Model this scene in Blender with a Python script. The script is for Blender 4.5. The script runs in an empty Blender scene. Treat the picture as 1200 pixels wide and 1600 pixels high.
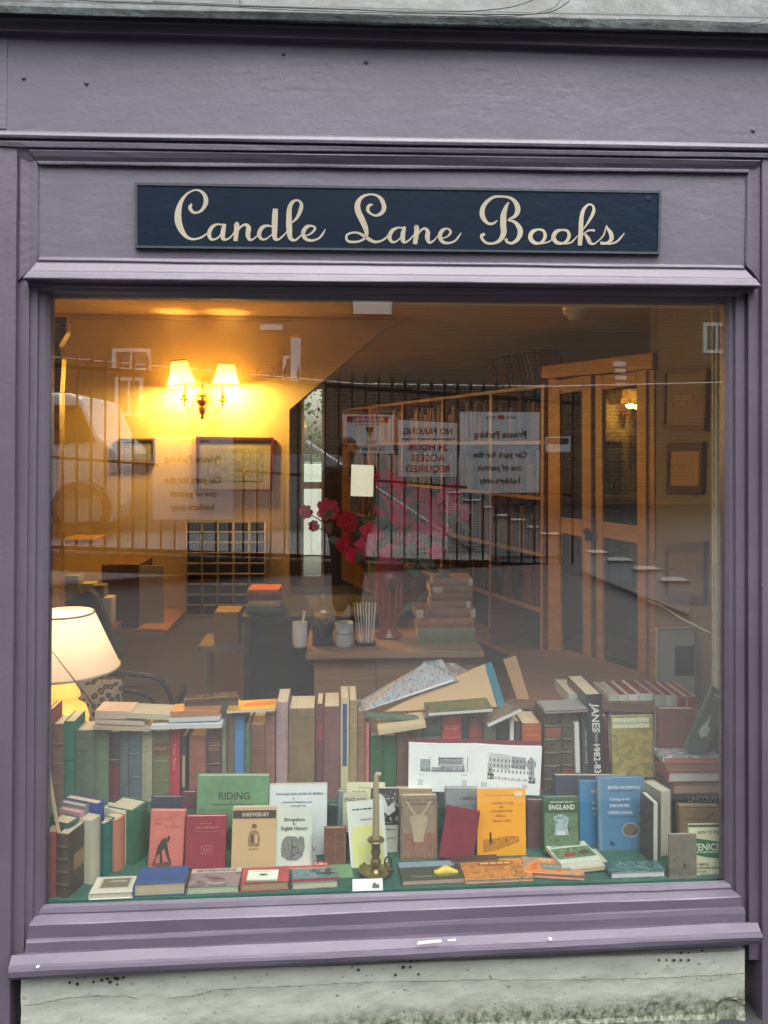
import bpy, math, random
from mathutils import Vector, Matrix
random.seed(7)
V = Vector
# ------------------------------------------------------------------ camera, sky, sun, exposure
sc = bpy.context.scene
COL = sc.collection
F, PX0, PY0 = 1230.0, 600.0, 700.0
YAW, ROLL = 0.0585, 0.0043
CAM = V((0, -2.2, 1.6))
R0 = V((math.cos(YAW), -math.sin(YAW), 0)); FW = V((math.sin(YAW), math.cos(YAW), 0)); U0 = V((0, 0, 1))
R_ = (R0 + U0 * ROLL).normalized(); U_ = (U0 - R0 * ROLL).normalized()
cam = bpy.data.cameras.new('camera'); camo = bpy.data.objects.new('camera', cam); COL.objects.link(camo)
cam.sensor_fit = 'VERTICAL'; cam.sensor_height = 24; cam.lens = 24 * F / 1600
cam.shift_y = -100 / 1600; cam.clip_start = .05; cam.clip_end = 500
m3 = Matrix((R_, U_, -FW)).transposed()
camo.matrix_world = Matrix.Translation(CAM) @ m3.to_4x4()
sc.camera = camo
sc.render.resolution_x = 768; sc.render.resolution_y = 1024
w = bpy.data.worlds.new('World'); sc.world = w; w.use_nodes = True
nt = w.node_tree; nt.nodes.clear()
sky = nt.nodes.new('ShaderNodeTexSky'); sky.sky_type = 'NISHITA'; sky.sun_disc = False
SUN_EL, SUN_AZ = math.radians(66), math.radians(168)
sky.sun_elevation = SUN_EL; sky.sun_rotation = SUN_AZ; sky.air_density = 2.0; sky.dust_density = 4.0
hs = nt.nodes.new('ShaderNodeHueSaturation'); hs.inputs['Saturation'].default_value = .45
bg = nt.nodes.new('ShaderNodeBackground'); bg.inputs[1].default_value = .15
wo = nt.nodes.new('ShaderNodeOutputWorld')
nt.links.new(sky.outputs[0], hs.inputs['Color']); nt.links.new(hs.outputs[0], bg.inputs[0]); nt.links.new(bg.outputs[0], wo.inputs[0])
sun = bpy.data.lights.new('sun', 'SUN'); sun.energy = 1.5; sun.angle = math.radians(60); sun.color = (1, .97, .93)
suno = bpy.data.objects.new('sun', sun); COL.objects.link(suno)
sd = V((math.sin(SUN_AZ) * math.cos(SUN_EL), math.cos(SUN_AZ) * math.cos(SUN_EL), math.sin(SUN_EL)))
suno.rotation_euler = sd.to_track_quat('Z', 'Y').to_euler(); suno.location = (0, -6, 9)
vs = sc.view_settings; vs.view_transform = 'Standard'; vs.look = 'None'; vs.gamma = 1; vs.exposure = 1.5; vs.use_curve_mapping = False
cy = sc.cycles; cy.use_denoising = True; cy.max_bounces = 7; cy.diffuse_bounces = 4; cy.glossy_bounces = 4
cy.transparent_max_bounces = 16; cy.sample_clamp_indirect = 4; cy.use_adaptive_sampling = True; cy.adaptive_threshold = .02
cy.caustics_reflective = False; cy.caustics_refractive = False; cy.blur_glossy = 1.0

# ------------------------------------------------------------------ picture <-> place
def ray(px, py):
    u = (px - PX0) / F; v = -(py - PY0) / F
    return FW + R_ * u + U_ * v
def P(px, py, Y=0.0):
    d = ray(px, py); return CAM + d * ((Y - CAM.y) / d.y)
def G(px, py, z):
    d = ray(px, py); return CAM + d * ((z - CAM.z) / d.z)
def Rf(px, py, Y):                       # where a thing seen mirrored in the pane really stands
    p = P(px, py, Y); return V((p.x, -p.y, p.z))

# ------------------------------------------------------------------ materials
def lin(c): return tuple((x / 255 / 12.92) if x / 255 <= .04045 else ((x / 255 + .055) / 1.055) ** 2.4 for x in c)
MC = {}
def nodes(name):
    m = bpy.data.materials.new(name); m.use_nodes = True; t = m.node_tree; t.nodes.clear()
    o = t.nodes.new('ShaderNodeOutputMaterial'); b = t.nodes.new('ShaderNodeBsdfPrincipled')
    t.links.new(b.outputs[0], o.inputs[0]); return m, t, b, o
def N(t, k, **kw):
    n = t.nodes.new(k)
    for a, v in kw.items():
        if a in n.inputs: n.inputs[a].default_value = v
        else: setattr(n, a, v)
    return n
def coords(t, sx=1, sy=1, sz=1):
    c = N(t, 'ShaderNodeTexCoord'); mp = N(t, 'ShaderNodeMapping'); mp.inputs['Scale'].default_value = (sx, sy, sz)
    oi = N(t, 'ShaderNodeObjectInfo'); ad = N(t, 'ShaderNodeVectorMath'); ad.operation = 'ADD'
    ml = N(t, 'ShaderNodeMath'); ml.operation = 'MULTIPLY'; ml.inputs[1].default_value = 7
    t.links.new(oi.outputs['Random'], ml.inputs[0])
    t.links.new(c.outputs['Object'], ad.inputs[0]); t.links.new(ml.outputs[0], ad.inputs[1]); t.links.new(ad.outputs[0], mp.inputs[0]); return mp.outputs[0]
def M(rgb, kind='cloth', rough=None):
    """everyday procedural surfaces; rgb as 0-255 display colour of the thing itself"""
    key = (rgb, kind, rough)
    if key in MC: return MC[key]
    m, t, b, o = nodes(kind + '_%d_%d_%d' % tuple(rgb)); c = lin(rgb)
    spec = {'cloth': (.8, .26, 42, .4), 'leather': (.45, .36, 26, .6), 'paper': (.75, .06, 14, .12), 'gloss': (.28, .10, 12, .05),
            'wood': (.45, .28, 9, .2), 'metal': (.3, .12, 30, .1), 'plaster': (.85, .10, 5, .3), 'print': (.6, .12, 60, 0),
            'plastic': (.35, .06, 20, .05)}[kind]
    r, amt, scale, bump = spec
    stretch = {'wood': (1, 1, 9), 'cloth': (1, 1, 1)}.get(kind, (1, 1, 1))
    co = coords(t, *stretch)
    n = N(t, 'ShaderNodeTexNoise', Scale=scale, Detail=6.0, Roughness=.65); t.links.new(co, n.inputs['Vector'])
    n2 = N(t, 'ShaderNodeTexNoise', Scale=scale * .18, Detail=3.0); t.links.new(co, n2.inputs['Vector'])
    mx = N(t, 'ShaderNodeMix', data_type='RGBA'); rp = N(t, 'ShaderNodeMapRange'); rp.inputs[1].default_value = .3; rp.inputs[2].default_value = .7
    av = N(t, 'ShaderNodeMath'); av.operation = 'ADD'; t.links.new(n.outputs[0], av.inputs[0]); t.links.new(n2.outputs[0], av.inputs[1])
    hf = N(t, 'ShaderNodeMath'); hf.operation = 'MULTIPLY'; hf.inputs[1].default_value = .5; t.links.new(av.outputs[0], hf.inputs[0])
    t.links.new(hf.outputs[0], rp.inputs[0]); t.links.new(rp.outputs[0], mx.inputs[0])
    mx.inputs[6].default_value = (*[x * (1 - amt) for x in c], 1); mx.inputs[7].default_value = (*[min(1, x * (1 + amt)) for x in c], 1)
    t.links.new(mx.outputs[2], b.inputs['Base Color']); b.inputs['Roughness'].default_value = rough if rough is not None else r
    if kind == 'metal': b.inputs['Metallic'].default_value = 1
    if bump:
        nb = N(t, 'ShaderNodeTexNoise', Scale=scale * (9 if kind == 'cloth' else 3), Detail=3.0); t.links.new(co, nb.inputs['Vector'])
        bp = N(t, 'ShaderNodeBump', Strength=bump, Distance=.002); t.links.new(nb.outputs[0], bp.inputs['Height']); t.links.new(bp.outputs[0], b.inputs['Normal'])
    MC[key] = m; return m
def Mpages(rgb=(222, 210, 180)):
    key = ('pages', rgb)
    if key in MC: return MC[key]
    m, t, b, o = nodes('pages_%d_%d_%d' % rgb); c = lin(rgb); co = coords(t, 2, 700, 2)
    n = N(t, 'ShaderNodeTexNoise', Scale=1.5, Detail=4.0, Roughness=.8); t.links.new(co, n.inputs['Vector'])
    r = N(t, 'ShaderNodeValToRGB'); r.color_ramp.elements[0].position = .3; r.color_ramp.elements[1].position = .65
    r.color_ramp.elements[0].color = (*[x * .62 for x in c], 1); r.color_ramp.elements[1].color = (*c, 1)
    t.links.new(n.outputs[0], r.inputs[0]); t.links.new(r.outputs[0], b.inputs['Base Color']); b.inputs['Roughness'].default_value = .85
    MC[key] = m; return m
def Mpic(cols, scale=20, key=None, detail=5.0, dist=1.5):
    """printed picture: blotches of a few ink colours"""
    k = ('pic', tuple(cols), scale)
    if k in MC: return MC[k]
    m, t, b, o = nodes('printed_picture_%d' % len(MC)); co = coords(t)
    n = N(t, 'ShaderNodeTexNoise', Scale=scale, Detail=detail, Distortion=dist); t.links.new(co, n.inputs['Vector'])
    r = N(t, 'ShaderNodeValToRGB'); e = r.color_ramp.elements
    while len(e) < len(cols): e.new(.5)
    for i, c in enumerate(cols): e[i].position = .32 + .36 * i / max(1, len(cols) - 1); e[i].color = (*lin(c), 1)
    t.links.new(n.outputs[0], r.inputs[0]); t.links.new(r.outputs[0], b.inputs['Base Color']); b.inputs['Roughness'].default_value = .45
    MC[k] = m; return m
def Mglow(rgb, strength, name='glow', base=None):
    m, t, b, o = nodes(name); b.inputs['Base Color'].default_value = (*lin(base or rgb), 1)
    b.inputs['Emission Color'].default_value = (*lin(rgb), 1); b.inputs['Emission Strength'].default_value = strength; b.inputs['Roughness'].default_value = .8
    return m
def Mpaint(name, rgb, grain=(3, 3, 40), chips=0.0, dirt=.25):
    """thick old gloss paint with brush marks, blisters and a few knocks"""
    m, t, b, o = nodes(name); c = lin(rgb)
    tc = N(t, 'ShaderNodeTexCoord'); mp = N(t, 'ShaderNodeMapping'); mp.inputs['Scale'].default_value = grain; t.links.new(tc.outputs['Object'], mp.inputs[0])
    br = N(t, 'ShaderNodeTexNoise', Scale=2.6, Detail=7.0, Roughness=.55, Distortion=.8); t.links.new(mp.outputs[0], br.inputs['Vector'])
    bl = N(t, 'ShaderNodeTexNoise', Scale=38.0, Detail=4.0, Roughness=.55, Distortion=.6); t.links.new(tc.outputs['Object'], bl.inputs['Vector'])
    big = N(t, 'ShaderNodeTexNoise', Scale=2.2, Detail=5.0, Roughness=.6); t.links.new(tc.outputs['Object'], big.inputs['Vector'])
    vo = N(t, 'ShaderNodeTexVoronoi', Scale=9.0); vo.inputs['Randomness'].default_value = 1; t.links.new(tc.outputs['Object'], vo.inputs['Vector'])
    pim = N(t, 'ShaderNodeMapRange'); pim.inputs[1].default_value = .0; pim.inputs[2].default_value = .09; pim.inputs[3].default_value = 1; pim.inputs[4].default_value = 0
    t.links.new(vo.outputs['Distance'], pim.inputs[0])
    msk = N(t, 'ShaderNodeMapRange'); msk.inputs[1].default_value = .56; msk.inputs[2].default_value = .66; t.links.new(big.outputs[0], msk.inputs[0])
    mm = N(t, 'ShaderNodeMath'); mm.operation = 'MULTIPLY'; t.links.new(pim.outputs[0], mm.inputs[0]); t.links.new(msk.outputs[0], mm.inputs[1])
    mix = N(t, 'ShaderNodeMix', data_type='RGBA'); mix.inputs[6].default_value = (*[x * (1 - dirt) for x in c], 1); mix.inputs[7].default_value = (*[min(1, x * 1.12) for x in c], 1)
    rr = N(t, 'ShaderNodeMapRange'); rr.inputs[1].default_value = .3; rr.inputs[2].default_value = .65; t.links.new(big.outputs[0], rr.inputs[0]); t.links.new(rr.outputs[0], mix.inputs[0])
    sp = N(t, 'ShaderNodeMix', data_type='RGBA'); sp.blend_type = 'MULTIPLY'; fr = N(t, 'ShaderNodeMapRange'); fr.inputs[1].default_value = .35; fr.inputs[2].default_value = .6; fr.inputs[3].default_value = .96; fr.inputs[4].default_value = 1.02
    t.links.new(br.outputs[0], fr.inputs[0]); sp.inputs[0].default_value = 1; t.links.new(mix.outputs[2], sp.inputs[6]); t.links.new(fr.outputs[0], sp.inputs[7])
    t.links.new(sp.outputs[2], b.inputs['Base Color'])
    a1 = N(t, 'ShaderNodeMath'); a1.operation = 'MULTIPLY_ADD'; a1.inputs[1].default_value = .5; t.links.new(bl.outputs[0], a1.inputs[0]); bh = N(t, 'ShaderNodeMath', operation='MULTIPLY'); bh.inputs[1].default_value = .5; t.links.new(br.outputs[0], bh.inputs[0]); t.links.new(bh.outputs[0], a1.inputs[2])
    a2 = N(t, 'ShaderNodeMath'); a2.operation = 'MULTIPLY_ADD'; a2.inputs[1].default_value = 1.2; t.links.new(mm.outputs[0], a2.inputs[0]); t.links.new(a1.outputs[0], a2.inputs[2])
    bp = N(t, 'ShaderNodeBump', Strength=.38, Distance=.004); t.links.new(a2.outputs[0], bp.inputs['Height'])
    pm_ = N(t, 'ShaderNodeMapRange'); pm_.inputs[1].default_value = .38; pm_.inputs[2].default_value = .62; pm_.inputs[3].default_value = .12; pm_.inputs[4].default_value = .7; t.links.new(big.outputs[0], pm_.inputs[0]); t.links.new(pm_.outputs[0], bp.inputs['Strength']); t.links.new(bp.outputs[0], b.inputs['Normal'])
    b.inputs['Roughness'].default_value = .44; b.inputs['Specular IOR Level'].default_value = .6
    return m
def Mbrick(name, c1, c2, mortar, scale=1.0, bump=.4):
    m, t, b, o = nodes(name); tc = N(t, 'ShaderNodeTexCoord'); mp = N(t, 'ShaderNodeMapping'); mp.inputs['Rotation'].default_value = (math.pi / 2, 0, 0)
    t.links.new(tc.outputs['Object'], mp.inputs[0])
    br = N(t, 'ShaderNodeTexBrick', Scale=scale); br.inputs['Color1'].default_value = (*lin(c1), 1); br.inputs['Color2'].default_value = (*lin(c2), 1); br.inputs['Mortar'].default_value = (*lin(mortar), 1)
    br.inputs['Mortar Size'].default_value = .008; br.inputs['Brick Width'].default_value = .225; br.inputs['Row Height'].default_value = .075
    t.links.new(mp.outputs[0], br.inputs['Vector']); n = N(t, 'ShaderNodeTexNoise', Scale=1.3, Detail=6.0); t.links.new(tc.outputs['Object'], n.inputs['Vector'])
    mx = N(t, 'ShaderNodeMix', data_type='RGBA'); mx.blend_type = 'MULTIPLY'; mx.inputs[0].default_value = .6
    t.links.new(br.outputs['Color'], mx.inputs[6]); t.links.new(n.outputs['Color'], mx.inputs[7]); t.links.new(mx.outputs[2], b.inputs['Base Color'])
    bp = N(t, 'ShaderNodeBump', Strength=bump, Distance=.01); t.links.new(br.outputs['Fac'], bp.inputs['Height']); bp.invert = True; t.links.new(bp.outputs[0], b.inputs['Normal'])
    b.inputs['Roughness'].default_value = .9; return m
def Mglass(name, refl, tint=(.95, .97, .96), rough=0.0):
    m, t, b, o = nodes(name); t.nodes.remove(b)
    tr = N(t, 'ShaderNodeBsdfTransparent'); tr.inputs[0].default_value = (*tint, 1); gl = N(t, 'ShaderNodeBsdfGlossy', Roughness=rough); gl.inputs[0].default_value = (1, 1, 1, 1)
    ge = N(t, 'ShaderNodeNewGeometry'); dt = N(t, 'ShaderNodeVectorMath', operation='DOT_PRODUCT'); t.links.new(ge.outputs['Incoming'], dt.inputs[0]); t.links.new(ge.outputs['Normal'], dt.inputs[1])
    ab = N(t, 'ShaderNodeMath', operation='ABSOLUTE'); t.links.new(dt.outputs['Value'], ab.inputs[0]); om = N(t, 'ShaderNodeMath', operation='SUBTRACT'); om.inputs[0].default_value = 1; t.links.new(ab.outputs[0], om.inputs[1])
    pw_ = N(t, 'ShaderNodeMath', operation='POWER'); pw_.inputs[1].default_value = 5; t.links.new(om.outputs[0], pw_.inputs[0])
    fr = N(t, 'ShaderNodeMath', operation='MULTIPLY_ADD'); fr.inputs[1].default_value = .93; fr.inputs[2].default_value = .04; t.links.new(pw_.outputs[0], fr.inputs[0])
    ad = N(t, 'ShaderNodeMath'); ad.operation = 'ADD'; ad.use_clamp = True; ad.inputs[1].default_value = refl
    mx = N(t, 'ShaderNodeMixShader'); t.links.new(fr.outputs[0], ad.inputs[0]); t.links.new(ad.outputs[0], mx.inputs[0]); t.links.new(tr.outputs[0], mx.inputs[1]); t.links.new(gl.outputs[0], mx.inputs[2])
    t.links.new(mx.outputs[0], o.inputs[0]); return m

# ------------------------------------------------------------------ mesh helpers
class MB:
    def __init__(s): s.v = []; s.f = []; s.mi = []; s.cur = 0
    def add(s, vs, fs):
        n = len(s.v); s.v += [tuple(x) for x in vs]
        for f in fs: s.f.append(tuple(i + n for i in f)); s.mi.append(s.cur)
        return s
    def box(s, a, b, mat=None):
        (x0, y0, z0), (x1, y1, z1) = a, b
        vs = [V(q) for q in ((x0, y0, z0), (x1, y0, z0), (x1, y1, z0), (x0, y1, z0), (x0, y0, z1), (x1, y0, z1), (x1, y1, z1), (x0, y1, z1))]
        if mat is not None: vs = [mat @ q for q in vs]
        return s.add(vs, [(0, 3, 2, 1), (4, 5, 6, 7), (0, 1, 5, 4), (1, 2, 6, 5), (2, 3, 7, 6), (3, 0, 4, 7)])
    def poly(s, pts): return s.add(pts, [tuple(range(len(pts)))])
    def slab(s, pts, d):                       # polygon given thickness d (vector)
        n = len(pts); d = V(d); a = [V(p) for p in pts]
        fs = [tuple(range(n)), tuple(range(2 * n - 1, n - 1, -1))] + [(i, i + n, (i + 1) % n + n, (i + 1) % n) for i in range(n)]
        return s.add(a + [p + d for p in a], fs)
    def tube(s, pts, rad, k=8, caps=True):
        pts = [V(p) for p in pts]; rad = rad if isinstance(rad, (list, tuple)) else [rad] * len(pts)
        rings = []; up = V((.13, .21, .97))
        for i, p in enumerate(pts):
            d = (pts[min(i + 1, len(pts) - 1)] - pts[max(i - 1, 0)]).normalized()
            a = d.cross(up)
            if a.length < .05: a = d.cross(V((1, 0, 0)))
            a.normalize(); b = d.cross(a)
            rings.append([p + (a * math.cos(2 * math.pi * j / k) + b * math.sin(2 * math.pi * j / k)) * rad[i] for j in range(k)])
        vs = [q for r in rings for q in r]; fs = []
        for i in range(len(pts) - 1):
            for j in range(k): fs.append((i * k + j, i * k + (j + 1) % k, (i + 1) * k + (j + 1) % k, (i + 1) * k + j))
        if caps: fs += [tuple(range(k))[::-1], tuple((len(pts) - 1) * k + j for j in range(k))]
        return s.add(vs, fs)
    def lathe(s, prof, c=(0, 0, 0), k=24, ax=None, wob=0):
        c = V(c); vs = []
        for r, z in prof:
            for j in range(k):
                a = 2 * math.pi * j / k; rr = r * (1 + wob * math.sin(a * k / 2))
                p = V((rr * math.cos(a), rr * math.sin(a), z)); vs.append(c + (ax @ p if ax is not None else p))
        fs = []
        for i in range(len(prof) - 1):
            for j in range(k): fs.append((i * k + j, i * k + (j + 1) % k, (i + 1) * k + (j + 1) % k, (i + 1) * k + j))
        return s.add(vs, fs)
    def mesh(s, name, mats, smooth=False):
        me = bpy.data.meshes.new(name); me.from_pydata(s.v, [], s.f)
        for m in (mats if isinstance(mats, (list, tuple)) else [mats]): me.materials.append(m)
        if any(s.mi): me.polygons.foreach_set('material_index', s.mi)
        if smooth: me.polygons.foreach_set('use_smooth', [True] * len(s.f))
        me.update(); return me
    def build(s, name, mats, parent=None, smooth=False, bevel=0):
        o = bpy.data.objects.new(name, s.mesh(name, mats, smooth)); COL.objects.link(o)
        if parent is not None: o.parent = parent
        if bevel:
            b = o.modifiers.new('bevel', 'BEVEL'); b.width = bevel; b.segments = 2; b.limit_method = 'ANGLE'
        return o
def tag(o, label=None, cat=None, group=None, kind=None):
    for k, v in (('label', label), ('category', cat), ('group', group), ('kind', kind)):
        if v: o[k] = v
    return o
def empty(name, mat=None, label=None, cat=None, group=None, kind=None):
    o = bpy.data.objects.new(name, None); COL.objects.link(o); o.empty_display_size = .05
    if mat is not None: o.matrix_world = mat if isinstance(mat, Matrix) else Matrix.Translation(V(mat))
    return tag(o, label, cat, group, kind)
def center(o):                              # put a one-mesh thing's origin at its base
    me = o.data; xs = [v.co for v in me.vertices]; c = V((sum(v.x for v in xs) / len(xs), sum(v.y for v in xs) / len(xs), min(v.z for v in xs)))
    me.transform(Matrix.Translation(-c)); o.location = c; return o
TC = {}
def text_mesh(s, align='CENTER'):
    k = (s, align)
    if k not in TC:
        c = bpy.data.curves.new('txt', 'FONT'); c.body = s; c.size = 1; c.align_x = align; c.resolution_u = 2; c.offset = .018
        o = bpy.data.objects.new('txt', c); COL.objects.link(o); me = bpy.data.meshes.new_from_object(o)
        TC[k] = ([V(v.co) for v in me.vertices], [tuple(p.vertices) for p in me.polygons])
        bpy.data.objects.remove(o); bpy.data.meshes.remove(me)
    return TC[k]
def add_text(mb, s, org, X, Yv, size, align='CENTER', sx=1.0, slant=0):
    vs, fs = text_mesh(s, align); org = V(org); X = V(X); Yv = V(Yv)
    mb.add([org + X * ((v.x * sx + v.y * slant) * size) + Yv * ((v.y - .33) * size) for v in vs], fs)
# ------------------------------------------------------------------ books
BK = 'books crowded into the shop window display'
INK = (45, 42, 44)
def book(label, mat, W, T, H, cover, pages=(222, 210, 180), kind='cloth', hard=True, deco=(), bands=0, group=BK, cat='book', bulge=.10, spine=None, openfan=0):
    e = empty('book', mat, label, cat, group)
    b = .0028 if hard else .0007; ov = .003 if hard else .0002
    if T < .008: b = .0006
    cm = M(cover, kind) if isinstance(cover, tuple) else cover
    mb = MB()
    mb.box((0, 0, 0), (W, b, H)); mb.box((0, T - b, 0), (W, T, H))
    n = 6 if T > .009 else 2; B = T * bulge if hard else 0
    arc = [(-B * math.sin(math.pi * i / n), T * i / n) for i in range(n + 1)]
    zs = [0, H]
    if bands:
        zs = [0]
        for q in range(bands):
            zc = H * (q + 1) / (bands + 1); zs += [zc - .0035, zc - .002, zc + .002, zc + .0035]
        zs.append(H)
    vs = []
    for i, z in enumerate(zs):
        up = .0022 if bands and 0 < i < len(zs) - 1 and (i - 1) % 4 in (1, 2) else 0
        for x, y in arc: vs.append((x - up, y, z))
    k = n + 1; fs = [(i * k + j, (i + 1) * k + j, (i + 1) * k + j + 1, i * k + j + 1) for i in range(len(zs) - 1) for j in range(n)]
    mb.add(vs, fs)
    vi = [(x + .0022, y, 0) for x, y in arc] + [(x + .0022, y, H) for x, y in arc]     # inner face of the spine
    mb.add([(x, y, H) for x, y in arc] + [(.003, y, H) for x, y in arc], [(j, j + 1, k + j + 1, k + j) for j in range(n)])
    mb.add([(x, y, 0) for x, y in arc] + [(.003, y, 0) for x, y in arc], [(j + 1, j, k + j, k + j + 1) for j in range(n)])
    o = mb.build('cover', [cm] + ([spine] if spine else []), e)
    if hard and T > .012:
        bv = o.modifiers.new('bevel', 'BEVEL'); bv.width = .0012; bv.segments = 1; bv.limit_method = 'ANGLE'
    pb = MB(); pb.box((.0015, b + .0002, ov), (W - ov, T - b - .0002, H - ov)); pb.build('pages', Mpages(pages), e)
    layers = {}; lv = 0
    for d in deco:
        kd = d[0]; lv += 1; eps = -.0006 - .00012 * lv
        name = {'t': 'lettering', 'dash': 'lettering', 'st': 'spine_lettering', 'sr': 'spine_label'}.get(kd, 'printed_picture')
        def L(mt):
            key = (name, mt if isinstance(mt, tuple) else mt.name)
            if key not in layers: layers[key] = (MB(), M(mt, 'print') if isinstance(mt, tuple) else mt)
            return layers[key][0]
        if kd == 't':
            _, s, u, v, size, mt = d[:6]; add_text(L(mt), s, (u * W, eps, v * H), (1, 0, 0), (0, 0, 1), size * H, sx=d[6] if len(d) > 6 else 1)
        elif kd == 'r':
            _, u0, v0, u1, v1, mt = d; L(mt).poly([(u0 * W, eps, v0 * H), (u1 * W, eps, v0 * H), (u1 * W, eps, v1 * H), (u0 * W, eps, v1 * H)])
        elif kd == 'fr':
            _, u0, v0, u1, v1, th, mt = d; q = L(mt); tu = th * H / W
            for a in ((u0, v0, u1, v0 + th), (u0, v1 - th, u1, v1), (u0, v0 + th, u0 + tu, v1 - th), (u1 - tu, v0 + th, u1, v1 - th)):
                q.poly([(a[0] * W, eps, a[1] * H), (a[2] * W, eps, a[1] * H), (a[2] * W, eps, a[3] * H), (a[0] * W, eps, a[3] * H)])
        elif kd == 'p':
            L(d[2]).poly([(u * W, eps, v * H) for u, v in d[1]])
        elif kd == 'dash':
            _, u0, u1, v, h, mt = d; u = u0; q = L(mt)
            while u < u1:
                wd = min(random.uniform(.05, .13), u1 - u); q.poly([(u * W, eps, v * H), ((u + wd) * W, eps, v * H), ((u + wd) * W, eps, (v + h) * H), (u * W, eps, (v + h) * H)]); u += wd + .025
        elif kd == 'sr':
            _, v0, v1, mt = d[:4]; m0 = d[4] if len(d) > 4 else .06; q = L(mt); ar = []
            for i in range(7):
                y = T * (m0 + (1 - 2 * m0) * i / 6); ar.append((-B * math.sin(math.pi * y / T) + eps, y))
            q.add([(x, y, v0 * H) for x, y in ar] + [(x, y, v1 * H) for x, y in ar], [(j, 7 + j, 8 + j, j + 1) for j in range(6)])
        elif kd == 'st':
            _, s, v, size, mt = d[:5]; add_text(L(mt), s, (-B + eps * 1.2, T / 2, v * H), (0, 0, -1), (0, -1, 0), size * T, slant=d[5] if len(d) > 5 else 0)
        elif kd == 'sh':
            _, s, v, size, mt = d[:5]; add_text(L(mt), s, (-B + eps * 1.2, T / 2, v * H), (0, -1, 0), (0, 0, 1), size * T)
    for (name, _), (q, mt) in layers.items(): q.build(name, mt, e)
    return e
def frame(O, X, Y, Z): return Matrix(((X.x, Y.x, Z.x, O.x), (X.y, Y.y, Z.y, O.y), (X.z, Y.z, Z.z, O.z), (0, 0, 0, 1)))
def face(label, bl, br, tl, Y, T, cover, Yr=None, tilt=.12, **kw):      # stands with its front cover to the street
    a = P(*bl, Y); b = P(*br, Y if Yr is None else Yr); c = P(*tl, Y)
    X = b - a; W = X.length; X.normalize(); h = c - a; h -= X * h.dot(X); H = h.length; Z = h.normalized(); Yx = Z.cross(X)
    Z2 = Z * math.cos(tilt) + Yx * math.sin(tilt); Y2 = Yx * math.cos(tilt) - Z * math.sin(tilt)
    return book(label, frame(a, X, Y2, Z2), W, T, H / math.cos(tilt), cover, **kw)
ZL, ZS = .345, .455
def spine(label, xl, xr, yt, cover, Y=.38, z=ZS, depth=.15, yaw=0, lean=0, fore=False, **kw):   # stands with its spine to the street
    ym = (yt + 1240) / 2; a = P(xl, ym, Y); b = P(xr, ym, Y); T = (b.x - a.x) * .985 / (math.cos(yaw) + math.sin(yaw) * max(0, -b.x) / (Y + 2.2)); H = P((xl + xr) / 2, yt, Y).z - z
    X = V((-math.sin(yaw), math.cos(yaw), 0)); Z = V((0, 0, 1)); Yx = Z.cross(X)
    Z2 = (Z - Yx * math.sin(lean)).normalized(); Y2 = Z2.cross(X)
    O = V((b.x, Y, z))
    if fore:                                       # pages to the street
        O = O + X * depth; O = O + Yx * T; X = -X; Y2 = -Y2
    return book(label, frame(O, X, Y2, Z2), depth, T, H, cover, **kw)
def flat(label, fl, fr, tpx, bl, cover, Y=None, Yr=None, up=0, z=None, spine_front=False, **kw):       # lies on its back, bottom edge to the street
    if Y is None:
        a = G(*fl, z or ZL + .001); b = G(*fr, z or ZL + .001)
    else:
        a = P(*fl, Y); b = P(*fr, Y if Yr is None else Yr)
    X = b - a; W = X.length; X.normalize(); T = tpx / F * (a.y + 2.2)
    back = G(*bl, a.z + T); aw = back - (a + V((0, 0, T))); aw.z = 0
    aw -= X * aw.dot(X); aw.z += up * aw.length; aw -= X * aw.dot(X); H = aw.length; Z = aw.normalized(); Yx = Z.cross(X)    # Yx points down
    if spine_front:                                # rotate the book a quarter so that its spine faces the street
        return book(label, frame(a - Yx * T, Z, Yx, -X) @ Matrix.Translation((0, 0, -W)), H, T, W, cover, **kw)
    return book(label, frame(a - Yx * T, X, Yx, Z), W, T, H, cover, **kw)
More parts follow.
